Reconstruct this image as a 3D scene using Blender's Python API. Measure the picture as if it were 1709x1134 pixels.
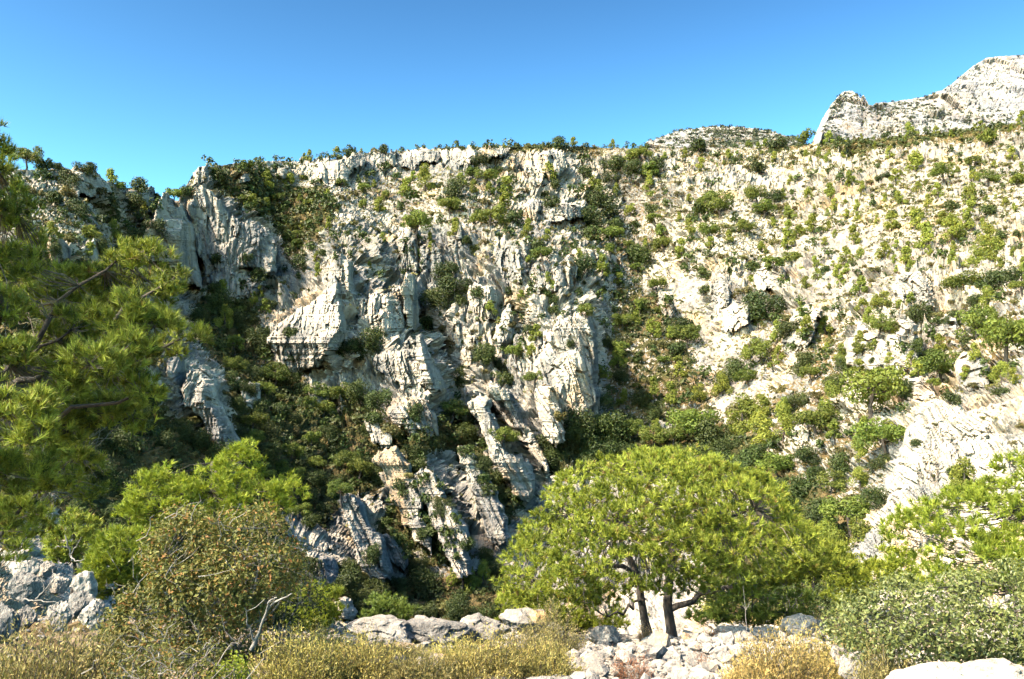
import bpy, bmesh, math
import numpy as np
from mathutils import Vector

for o in list(bpy.data.objects):
    bpy.data.objects.remove(o)
SC = bpy.context.scene
COL = SC.collection

# ------------------------------------------------------------------ camera
F, CX, CY, HOR = 1480.0, 854.5, 567.0, 720.0
PITCH = math.atan((HOR - CY) / F)
cam_d = bpy.data.cameras.new('camera')
cam_d.sensor_width = 36.0
cam_d.lens = F / 1709.0 * 36.0
cam_d.clip_start = 0.1
cam_d.clip_end = 20000
cam = bpy.data.objects.new('camera', cam_d)
COL.objects.link(cam)
cam.rotation_euler = (math.pi / 2 + PITCH, 0, 0)
SC.camera = cam

# ------------------------------------------------------------------ sky and sun
SUN_EL = math.radians(45)
SUN_H = np.array([-0.78, -0.63]); SUN_H /= np.linalg.norm(SUN_H)
SUN_V = Vector((SUN_H[0] * math.cos(SUN_EL), SUN_H[1] * math.cos(SUN_EL), math.sin(SUN_EL)))
world = bpy.data.worlds.new('World')
SC.world = world
world.use_nodes = True
wn = world.node_tree
wn.nodes.clear()
w_out = wn.nodes.new('ShaderNodeOutputWorld')
w_bg = wn.nodes.new('ShaderNodeBackground')
w_sky = wn.nodes.new('ShaderNodeTexSky')
w_sky.sky_type = 'NISHITA'
w_sky.sun_disc = False
w_sky.sun_elevation = SUN_EL
w_sky.sun_rotation = math.atan2(SUN_V.x, SUN_V.y)
w_sky.altitude = 100
w_sky.air_density = 1.0
w_sky.dust_density = 1.0
w_sky.ozone_density = 8.0
w_hsv = wn.nodes.new('ShaderNodeHueSaturation')
w_hsv.inputs['Saturation'].default_value = 1.0
wn.links.new(w_sky.outputs[0], w_hsv.inputs['Color'])
w_mul = wn.nodes.new('ShaderNodeMix'); w_mul.data_type = 'RGBA'; w_mul.blend_type = 'MULTIPLY'
w_mul.inputs[0].default_value = 1.0; w_mul.inputs[7].default_value = (1.05, 0.60, 0.20, 1)
w_gam = wn.nodes.new('ShaderNodeGamma'); w_gam.inputs[1].default_value = 2.5
wn.links.new(w_hsv.outputs[0], w_gam.inputs[0])
wn.links.new(w_gam.outputs[0], w_mul.inputs[6])
wn.links.new(w_mul.outputs[2], w_bg.inputs['Color'])
w_bg.inputs['Strength'].default_value = 0.1
wn.links.new(w_bg.outputs[0], w_out.inputs['Surface'])
sun_d = bpy.data.lights.new('sun', 'SUN')
sun_d.energy = 5.0
sun_d.angle = math.radians(0.53)
sun_d.color = (1.0, 0.925, 0.79)
sun = bpy.data.objects.new('sun', sun_d)
COL.objects.link(sun)
sun.rotation_euler = (-SUN_V).to_track_quat('-Z', 'Y').to_euler()
SC.view_settings.view_transform = 'Standard'
SC.view_settings.look = 'None'
SC.view_settings.gamma = 1.0
SC.view_settings.exposure = 1.05
SC.view_settings.use_curve_mapping = False
SC.cycles.max_bounces = 4
SC.cycles.diffuse_bounces = 0
SC.cycles.adaptive_threshold = 0.03
SC.cycles.transparent_max_bounces = 4

# ------------------------------------------------------------------ numeric helpers
def hsh(i, j, k, s):
    n = (i.astype(np.int64) * 374761393 + j.astype(np.int64) * 668265263 + k.astype(np.int64) * 1274126177 + s * 974634777) & 0xFFFFFFFF
    n = ((n ^ (n >> 13)) * 1274126177) & 0xFFFFFFFF
    n = ((n ^ (n >> 15)) * 2246822519) & 0xFFFFFFFF
    return ((n ^ (n >> 16)) & 0xFFFFFF) / float(0xFFFFFF)

def vnoise(p, s=0):
    i = np.floor(p).astype(np.int64)
    f = p - i
    f = f * f * (3 - 2 * f)
    r = 0
    for dx in (0, 1):
        for dy in (0, 1):
            for dz in (0, 1):
                w = (f[..., 0] if dx else 1 - f[..., 0]) * (f[..., 1] if dy else 1 - f[..., 1]) * (f[..., 2] if dz else 1 - f[..., 2])
                r = r + w * hsh(i[..., 0] + dx, i[..., 1] + dy, i[..., 2] + dz, s)
    return r * 2 - 1

def fbm(p, octv=4, s=0):
    a, r = 0.5, 0
    for k in range(octv):
        r = r + a * vnoise(p, s + k)
        p = p * 2.03
        a *= 0.5
    return r

def facets(u, w, cu, cw, s=0, tilt=0.9):
    """chiselled relief: every cell of a jittered grid is a plane of its own, with steps between the cells"""
    u, w = u / cu, w / cw
    iu, iw = np.floor(u), np.floor(w)
    best = np.full(u.shape, 1e9)
    sec = np.full(u.shape, 1e9)
    val = np.zeros(u.shape)
    z = np.zeros(u.shape)
    for a in (-1, 0, 1):
        for b in (-1, 0, 1):
            ci, cj = iu + a, iw + b
            x = ci + hsh(ci, cj, z, s); y = cj + hsh(ci, cj, z, s + 1)
            d = (u - x) ** 2 + (w - y) ** 2
            v = (hsh(ci, cj, z, s + 2) - 0.5) * 1.3 + tilt * ((hsh(ci, cj, z, s + 3) - 0.5) * (u - x) * 2 + (hsh(ci, cj, z, s + 4) - 0.6) * (w - y) * 2)
            m = d < best
            sec = np.where(m, best, np.minimum(sec, d))
            val = np.where(m, v, val)
            best = np.where(m, d, best)
    edge = np.sqrt(sec) - np.sqrt(best)
    return val - 0.45 * np.exp(-(edge / 0.07) ** 2)

def ray(px, py):
    px = np.asarray(px, float); py = np.asarray(py, float)
    x = (px - CX) / F; y = (CY - py) / F
    c, s = math.cos(PITCH), math.sin(PITCH)
    d = np.stack([x, c - y * s, s + y * c], -1)
    return d

def at(px, py, Y):
    d = ray(px, py)
    return d * (np.asarray(Y, float) / d[..., 1])[..., None]

def topix(P):
    c, s = math.cos(PITCH), math.sin(PITCH)
    fw = P[..., 1] * c + P[..., 2] * s
    up = -P[..., 1] * s + P[..., 2] * c
    return CX + F * P[..., 0] / fw, CY - F * up / fw

def inpoly(x, y, poly):
    r = np.zeros(x.shape, bool)
    n = len(poly)
    for i in range(n):
        x1, y1 = poly[i]; x2, y2 = poly[(i + 1) % n]
        if y1 == y2:
            continue
        c = ((y1 > y) != (y2 > y)) & (x < (x2 - x1) * (y - y1) / (y2 - y1) + x1)
        r ^= c
    return r

def polydist(x, y, pts, closed=True):
    best = np.full(x.shape, 1e9)
    n = len(pts)
    for i in range(n if closed else n - 1):
        x1, y1 = pts[i]; x2, y2 = pts[(i + 1) % n]
        dx, dy = x2 - x1, y2 - y1
        t = np.clip(((x - x1) * dx + (y - y1) * dy) / (dx * dx + dy * dy + 1e-9), 0, 1)
        best = np.minimum(best, np.hypot(x - x1 - t * dx, y - y1 - t * dy))
    return best

# ------------------------------------------------------------------ mesh helpers
def mesh_from(name, V, faces, mat=None, smooth=False, attrs=None):
    """V (n,3); faces (m,k) all of one size, or a list of such arrays"""
    me = bpy.data.meshes.new(name)
    fl = faces if isinstance(faces, list) else [faces]
    fl = [np.asarray(f, np.int32) for f in fl if len(f)]
    V = np.asarray(V, np.float32)
    me.vertices.add(len(V))
    me.vertices.foreach_set('co', V.ravel())
    nl = sum(f.size for f in fl); nf = sum(len(f) for f in fl)
    me.loops.add(nl)
    me.polygons.add(nf)
    me.loops.foreach_set('vertex_index', np.concatenate([f.ravel() for f in fl]))
    tot = np.concatenate([np.full(len(f), f.shape[1], np.int32) for f in fl])
    st = np.concatenate([[0], np.cumsum(tot)[:-1]]).astype(np.int32)
    me.polygons.foreach_set('loop_start', st)
    me.polygons.foreach_set('loop_total', tot)
    me.polygons.foreach_set('use_smooth', np.full(nf, smooth, bool))
    for k, a in (attrs or {}).items():
        at_ = me.attributes.new(k, 'FLOAT', 'POINT')
        at_.data.foreach_set('value', np.asarray(a, np.float32))
    me.update(calc_edges=True)
    if mat is not None:
        me.materials.append(mat)
    return me

def link(name, data, parent=None, loc=None, label=None, cat=None, group=None, kind=None):
    o = bpy.data.objects.new(name, data)
    COL.objects.link(o)
    if parent is not None:
        o.parent = parent
    if loc is not None:
        o.location = loc
    tag(o, label, cat, group, kind)
    return o

def tag(o, label=None, cat=None, group=None, kind=None):
    if label: o['label'] = label
    if cat: o['category'] = cat
    if group: o['group'] = group
    if kind: o['kind'] = kind

def grid_faces(nr, nc):
    i = np.arange(nr * nc).reshape(nr, nc)
    return np.stack([i[:-1, :-1], i[:-1, 1:], i[1:, 1:], i[1:, :-1]], -1).reshape(-1, 4)

class Geo:
    """collects vertices and faces of one part"""
    def __init__(self):
        self.V, self.T, self.Q, self.A, self.n = [], [], [], [], 0
    def add(self, V, faces, a=0.5):
        V = np.asarray(V, float).reshape(-1, 3)
        faces = np.asarray(faces, int) + self.n
        (self.T if faces.shape[1] == 3 else self.Q).append(faces)
        self.V.append(V)
        self.A.append(np.broadcast_to(np.asarray(a, float), (len(V),)).copy())
        self.n += len(V)
    def mesh(self, name, mat, smooth=False):
        fl = []
        if self.T: fl.append(np.concatenate(self.T))
        if self.Q: fl.append(np.concatenate(self.Q))
        return mesh_from(name, np.concatenate(self.V), fl, mat, smooth, {'tint': np.concatenate(self.A)})

def tube(g, pts, radii, n=7, a=0.5):
    pts = np.asarray(pts, float); radii = np.asarray(radii, float)
    m = len(pts)
    t = np.gradient(pts, axis=0)
    t /= np.linalg.norm(t, axis=1)[:, None] + 1e-9
    ref = np.tile([0.31, 0.95, 0.11], (m, 1))
    b1 = np.cross(t, ref); b1 /= np.linalg.norm(b1, axis=1)[:, None] + 1e-9
    b2 = np.cross(t, b1)
    th = np.linspace(0, 2 * math.pi, n, endpoint=False)
    ring = pts[:, None, :] + radii[:, None, None] * (np.cos(th)[None, :, None] * b1[:, None, :] + np.sin(th)[None, :, None] * b2[:, None, :])
    idx = np.arange(m * n).reshape(m, n)
    q = np.stack([idx[:-1], np.roll(idx[:-1], -1, 1), np.roll(idx[1:], -1, 1), idx[1:]], -1).reshape(-1, 4)
    g.add(ring.reshape(-1, 3), q, a)

def wobble(p0, p1, rng, n=6, amp=0.08, sag=0.0):
    p0, p1 = np.asarray(p0, float), np.asarray(p1, float)
    t = np.linspace(0, 1, n)[:, None]
    L = np.linalg.norm(p1 - p0)
    off = rng.normal(0, amp * L, (n, 3)) * (np.sin(t * math.pi))
    off[:, 2] += (sag * L * np.sin(t * math.pi))[:, 0]
    return p0 + (p1 - p0) * t + off

# ------------------------------------------------------------------ materials
def new_mat(name):
    m = bpy.data.materials.new(name)
    m.use_nodes = True
    nt = m.node_tree
    nt.nodes.clear()
    out = nt.nodes.new('ShaderNodeOutputMaterial')
    return m, nt, out

def N(nt, typ, **kw):
    n = nt.nodes.new(typ)
    for k, v in kw.items():
        if k.startswith('i_'):
            n.inputs[k[2:].replace('_', ' ')].default_value = v
        else:
            setattr(n, k, v)
    return n

def ramp(nt, src, stops):
    r = nt.nodes.new('ShaderNodeValToRGB')
    el = r.color_ramp.elements
    while len(el) < len(stops):
        el.new(0.5)
    for e, (p, c) in zip(el, stops):
        e.position = p
        e.color = (*c, 1) if len(c) == 3 else c
    nt.links.new(src, r.inputs[0])
    return r.outputs[0]

def mixc(nt, fac, a, b, mode='MIX'):
    m = nt.nodes.new('ShaderNodeMix')
    m.data_type = 'RGBA'
    m.blend_type = mode
    for sock, v in ((m.inputs[0], fac), (m.inputs[6], a), (m.inputs[7], b)):
        if isinstance(v, (int, float)):
            sock.default_value = v
        elif isinstance(v, tuple):
            sock.default_value = (*v, 1)
        else:
            nt.links.new(v, sock)
    return m.outputs[2]

def noise(nt, vec, scale, detail=4, rough=0.55):
    n = nt.nodes.new('ShaderNodeTexNoise')
    n.inputs['Scale'].default_value = scale
    n.inputs['Detail'].default_value = detail
    n.inputs['Roughness'].default_value = rough
    nt.links.new(vec, n.inputs['Vector'])
    return n.outputs['Fac']

def mapped(nt, vec, sc):
    m = nt.nodes.new('ShaderNodeMapping')
    m.inputs['Scale'].default_value = sc
    nt.links.new(vec, m.inputs['Vector'])
    return m.outputs[0]

def rock_mat(name, unit=1.0, pale=(0.49, 0.43, 0.345), grey=(0.225, 0.215, 0.198), ochre=(0.50, 0.35, 0.20), soil=(0.070, 0.066, 0.028)):
    """limestone: cream rock with grey weathering, ochre stains and soil by the attributes of the mesh (see rock_attrs), dark lichen specks; unit = metres of the fine pattern"""
    m, nt, out = new_mat(name)
    pos = N(nt, 'ShaderNodeNewGeometry').outputs['Position']
    A = lambda k: N(nt, 'ShaderNodeAttribute', attribute_name=k).outputs['Fac']
    c = mixc(nt, A('grey'), pale, grey)
    c = mixc(nt, A('stain'), c, ochre)
    sp = noise(nt, pos, 2.4 / unit, 3, 0.7)
    c = mixc(nt, ramp(nt, sp, [(0.54, (0, 0, 0)), (0.70, (0.7, 0.7, 0.7))]), c, (0.16, 0.155, 0.14))
    c = mixc(nt, ramp(nt, sp, [(0.30, (0.35, 0.35, 0.35)), (0.46, (0, 0, 0))]), c, (0.60, 0.54, 0.45))
    add = N(nt, 'ShaderNodeMath', operation='MULTIPLY_ADD')
    nt.links.new(sp, add.inputs[0]); add.inputs[1].default_value = 1.2; nt.links.new(A('soil'), add.inputs[2])
    f = ramp(nt, add.outputs[0], [(0.98, (0, 0, 0)), (1.0, (1, 1, 1))])
    sub = N(nt, 'ShaderNodeMath', operation='SUBTRACT'); nt.links.new(add.outputs[0], sub.inputs[0]); sub.inputs[1].default_value = 0.1
    f = ramp(nt, sub.outputs[0], [(0.88, (0, 0, 0)), (1.0, (1, 1, 1))])
    c = mixc(nt, f, c, mixc(nt, A('grey'), soil, (0.16, 0.115, 0.055)))
    b = N(nt, 'ShaderNodeBsdfDiffuse', i_Roughness=0.6)
    nt.links.new(c, b.inputs['Color'])
    bump = N(nt, 'ShaderNodeBump', i_Strength=1.0, i_Distance=0.5 * unit)
    nt.links.new(noise(nt, mapped(nt, pos, (1 / unit, 1 / unit, 0.55 / unit)), 1.6, 4, 0.72), bump.inputs['Height'])
    nt.links.new(bump.outputs[0], b.inputs['Normal'])
    nt.links.new(b.outputs[0], out.inputs['Surface'])
    return m

def rock_attrs(P, unit, soil=0.0):
    """per-vertex weathering of a rock surface at world points P (n,3)"""
    P = np.asarray(P, float).reshape(-1, 3)
    st = fbm(P / unit * np.array([0.55, 0.55, 0.10]), 4, 301)
    lg = fbm(P / unit * 0.07, 3, 311)
    grey = np.clip((st + 0.5 * lg + 0.02) * 2.6 + 0.33, 0, 1)
    stain = np.clip((fbm(P / unit * np.array([0.22, 0.22, 0.12]), 3, 321) - 0.20) * 4.0, 0, 0.7)
    return {'grey': grey, 'stain': stain, 'soil': np.broadcast_to(np.asarray(soil, float).ravel() if np.ndim(soil) else soil, (len(P),))}

def leaf_mat(name, dark, light, trans=0.35, rough=0.55, spec=0.3, warm=None, objvar=0.5, tcol=None):
    """foliage: colour from dark to light by each leaf's own tint, shifted a little from plant to plant; part of the light passes through"""
    m, nt, out = new_mat(name)
    t = N(nt, 'ShaderNodeAttribute', attribute_name='tint').outputs['Fac']
    c = ramp(nt, t, [(0.0, dark), (1.0, light)] if warm is None else [(0.0, dark), (0.72, light), (0.86, light), (1.0, warm)])
    if objvar:
        oi = N(nt, 'ShaderNodeObjectInfo').outputs['Random']
        h = N(nt, 'ShaderNodeHueSaturation')
        mr = N(nt, 'ShaderNodeMapRange'); nt.links.new(oi, mr.inputs[0])
        mr.inputs[3].default_value = 0.5 - 0.035 * objvar; mr.inputs[4].default_value = 0.5 + 0.02 * objvar
        nt.links.new(mr.outputs[0], h.inputs['Hue'])
        mv = N(nt, 'ShaderNodeMapRange')
        sq = N(nt, 'ShaderNodeMath', operation='FRACT')
        ml = N(nt, 'ShaderNodeMath', operation='MULTIPLY'); ml.inputs[1].default_value = 7.31
        nt.links.new(oi, ml.inputs[0]); nt.links.new(ml.outputs[0], sq.inputs[0]); nt.links.new(sq.outputs[0], mv.inputs[0])
        mv.inputs[3].default_value = 1 - 0.45 * objvar; mv.inputs[4].default_value = 1 + 0.45 * objvar
        nt.links.new(mv.outputs[0], h.inputs['Value'])
        nt.links.new(c, h.inputs['Color'])
        c = h.outputs[0]
    b = N(nt, 'ShaderNodeBsdfPrincipled', i_Roughness=rough)
    b.inputs['Specular IOR Level'].default_value = spec
    nt.links.new(c, b.inputs['Base Color'])
    tr = N(nt, 'ShaderNodeBsdfTranslucent')
    tc = mixc(nt, 1.0, c, tcol or (1.0, 1.0, 0.45), 'MULTIPLY')
    nt.links.new(tc, tr.inputs['Color'])
    mx = N(nt, 'ShaderNodeMixShader')
    mx.inputs[0].default_value = trans
    nt.links.new(b.outputs[0], mx.inputs[1]); nt.links.new(tr.outputs[0], mx.inputs[2])
    nt.links.new(mx.outputs[0], out.inputs['Surface'])
    return m

def bark_mat(name, a, b_):
    m, nt, out = new_mat(name)
    pos = N(nt, 'ShaderNodeNewGeometry').outputs['Position']
    f = noise(nt, mapped(nt, pos, (14, 14, 4)), 1.0, 5, 0.7)
    c = ramp(nt, f, [(0.35, a), (0.68, b_)])
    b = N(nt, 'ShaderNodeBsdfPrincipled', i_Roughness=0.9)
    nt.links.new(c, b.inputs['Base Color'])
    bp = N(nt, 'ShaderNodeBump', i_Strength=0.8, i_Distance=0.03)
    nt.links.new(f, bp.inputs['Height']); nt.links.new(bp.outputs[0], b.inputs['Normal'])
    nt.links.new(b.outputs[0], out.inputs['Surface'])
    return m

M_ROCK = rock_mat('limestone_slope', 1.6)
M_FAR = rock_mat('limestone_far', 8.0, pale=(0.33, 0.315, 0.30), grey=(0.19, 0.19, 0.20), soil=(0.09, 0.095, 0.06))  # cooler, greyer than the near limestone: distance haze put into the colour
M_NEAR = rock_mat('limestone_near', 0.2, pale=(0.44, 0.39, 0.33), grey=(0.25, 0.23, 0.20), ochre=(0.58, 0.40, 0.22), soil=(0.26, 0.20, 0.13))
M_BOULDER = rock_mat('limestone_boulder', 0.3, pale=(0.40, 0.355, 0.295), grey=(0.20, 0.185, 0.165), ochre=(0.58, 0.38, 0.19))
# ================================================================== the far slope
SKY = [(-300, 250), (0, 280), (60, 284), (110, 281), (150, 283), (178, 300), (205, 312), (250, 316), (268, 330), (298, 334), (318, 298), (345, 279), (400, 272), (470, 268), (500, 270), (560, 264), (620, 257), (720, 249), (830, 245), (900, 243), (1000, 246), (1080, 249), (1150, 247), (1230, 246), (1340, 243), (1400, 238), (1500, 229), (1600, 219), (1709, 207), (2000, 185)]
COLS = [
    (-320, [(230, 112), (450, 75), (700, 50), (900, 40), (1060, 34)]),
    (0, [(275, 122), (400, 98), (600, 72), (800, 56), (950, 44), (1060, 38)]),
    (140, [(280, 135), (400, 108), (600, 84), (800, 66), (950, 53), (1060, 46)]),
    (265, [(325, 185), (400, 165), (490, 142), (600, 108), (770, 84), (900, 66), (1060, 56)]),
    (345, [(275, 205), (300, 198), (480, 175), (560, 142), (640, 116), (770, 98), (900, 80), (1060, 66)]),
    (500, [(268, 238), (300, 230), (420, 198), (500, 170), (620, 150), (700, 128), (850, 104), (1000, 84), (1060, 76)]),
    (700, [(247, 282), (285, 268), (400, 220), (500, 188), (640, 155), (760, 127), (900, 106), (1060, 90)]),
    (900, [(240, 292), (310, 268), (400, 228), (500, 194), (700, 158), (800, 136), (1060, 96)]),
    (1100, [(243, 308), (300, 280), (400, 240), (500, 208), (620, 180), (720, 152), (850, 122), (1060, 90)]),
    (1300, [(236, 312), (300, 274), (400, 224), (500, 184), (620, 148), (750, 116), (900, 90), (1060, 70)]),
    (1500, [(222, 285), (300, 238), (400, 192), (500, 153), (620, 117), (750, 88), (900, 64), (1060, 48)]),
    (1709, [(200, 255), (300, 205), (400, 162), (500, 124), (620, 91), (750, 67), (900, 50), (1060, 38)]),
    (2020, [(170, 225), (300, 172), (400, 132), (500, 99), (620, 71), (750, 52), (900, 39), (1060, 29)]),
]
RX = np.arange(-320, 2021, 10.0)
RY = np.arange(150, 1101, 10.0)
_tab = []
for px_, prof in COLS:
    prof = sorted(prof)
    py_ = np.array([p[0] for p in prof], float); yy = np.array([p[1] for p in prof], float)
    v = np.interp(RY, py_, yy)
    s0 = (yy[0] - yy[1]) / (py_[1] - py_[0])
    v = np.where(RY < py_[0], yy[0] + (py_[0] - RY) * s0, v)
    _tab.append(v)
_tab = np.array(_tab)
_cx = [c[0] for c in COLS]
RAST = np.stack([np.interp(RX, _cx, _tab[:, j]) for j in range(len(RY))])      # [row py, col px]

def blur(a, n, r=1):
    for _ in range(n):
        b = np.pad(a, r, mode='edge')
        a = sum(b[i:i + a.shape[0], j:j + a.shape[1]] for i in range(2 * r + 1) for j in range(2 * r + 1)) / (2 * r + 1) ** 2
    return a
RAST = blur(RAST, 4)
GX, GY = np.meshgrid(RX, RY)
# spurs (towards the viewer, negative) and gullies (away): crest line, depth in metres, half width in pixels
LINES = [
    ([(545, 360), (590, 450), (575, 560)], -12, 55), ([(760, 330), (880, 440), (950, 520), (950, 690)], -13, 70),
    ([(1520, 430), (1470, 530), (1430, 620)], -7, 60), ([(330, 600), (390, 760)], -6, 50), ([(640, 560), (700, 640), (690, 720)], -9, 50),
    ([(1700, 640), (1560, 700), (1480, 880)], -9, 90), ([(1350, 300), (1180, 420)], -4, 60),
    ([(640, 470), (735, 560), (765, 650), (860, 770), (900, 850)], 10, 32), ([(975, 260), (1030, 350), (1060, 430), (1015, 560), (1005, 700)], 10, 40),
    ([(1060, 360), (1120, 460), (1180, 560), (1215, 640), (1180, 720)], 11, 55), ([(1310, 330), (1255, 480), (1290, 590), (1230, 680)], 8, 50),
    ([(480, 350), (465, 460), (400, 560), (440, 640), (560, 700), (530, 800), (600, 880), (700, 1010)], 10, 60),
    ([(270, 330), (310, 470), (340, 560)], 8, 30), ([(620, 740), (650, 850), (700, 960)], 5, 22), ([(760, 740), (800, 900)], 6, 20),
    ([(712, 545), (730, 590), (748, 645)], 15, 15), ([(600, 480), (603, 585)], 9, 12), ([(862, 510), (862, 575)], 8, 9),
    ([(1560, 560), (1610, 620), (1480, 720), (1400, 850)], 7, 45),
]
for pts, dep, hw in LINES:
    d = polydist(GX, GY, pts, False)
    RAST = RAST + dep * (RAST / 170.0) * np.exp(-(d / hw) ** 2)
RAST = blur(RAST, 1)

def bil(R, px, py):
    x = np.clip((np.asarray(px, float) - RX[0]) / 10, 0, len(RX) - 1.001); y = np.clip((np.asarray(py, float) - RY[0]) / 10, 0, len(RY) - 1.001)
    i, j = x.astype(int), y.astype(int)
    fx, fy = x - i, y - j
    return R[j, i] * (1 - fx) * (1 - fy) + R[j, i + 1] * fx * (1 - fy) + R[j + 1, i] * (1 - fx) * fy + R[j + 1, i + 1] * fx * fy

def Yb(px, py):
    return bil(RAST, px, py)

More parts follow.
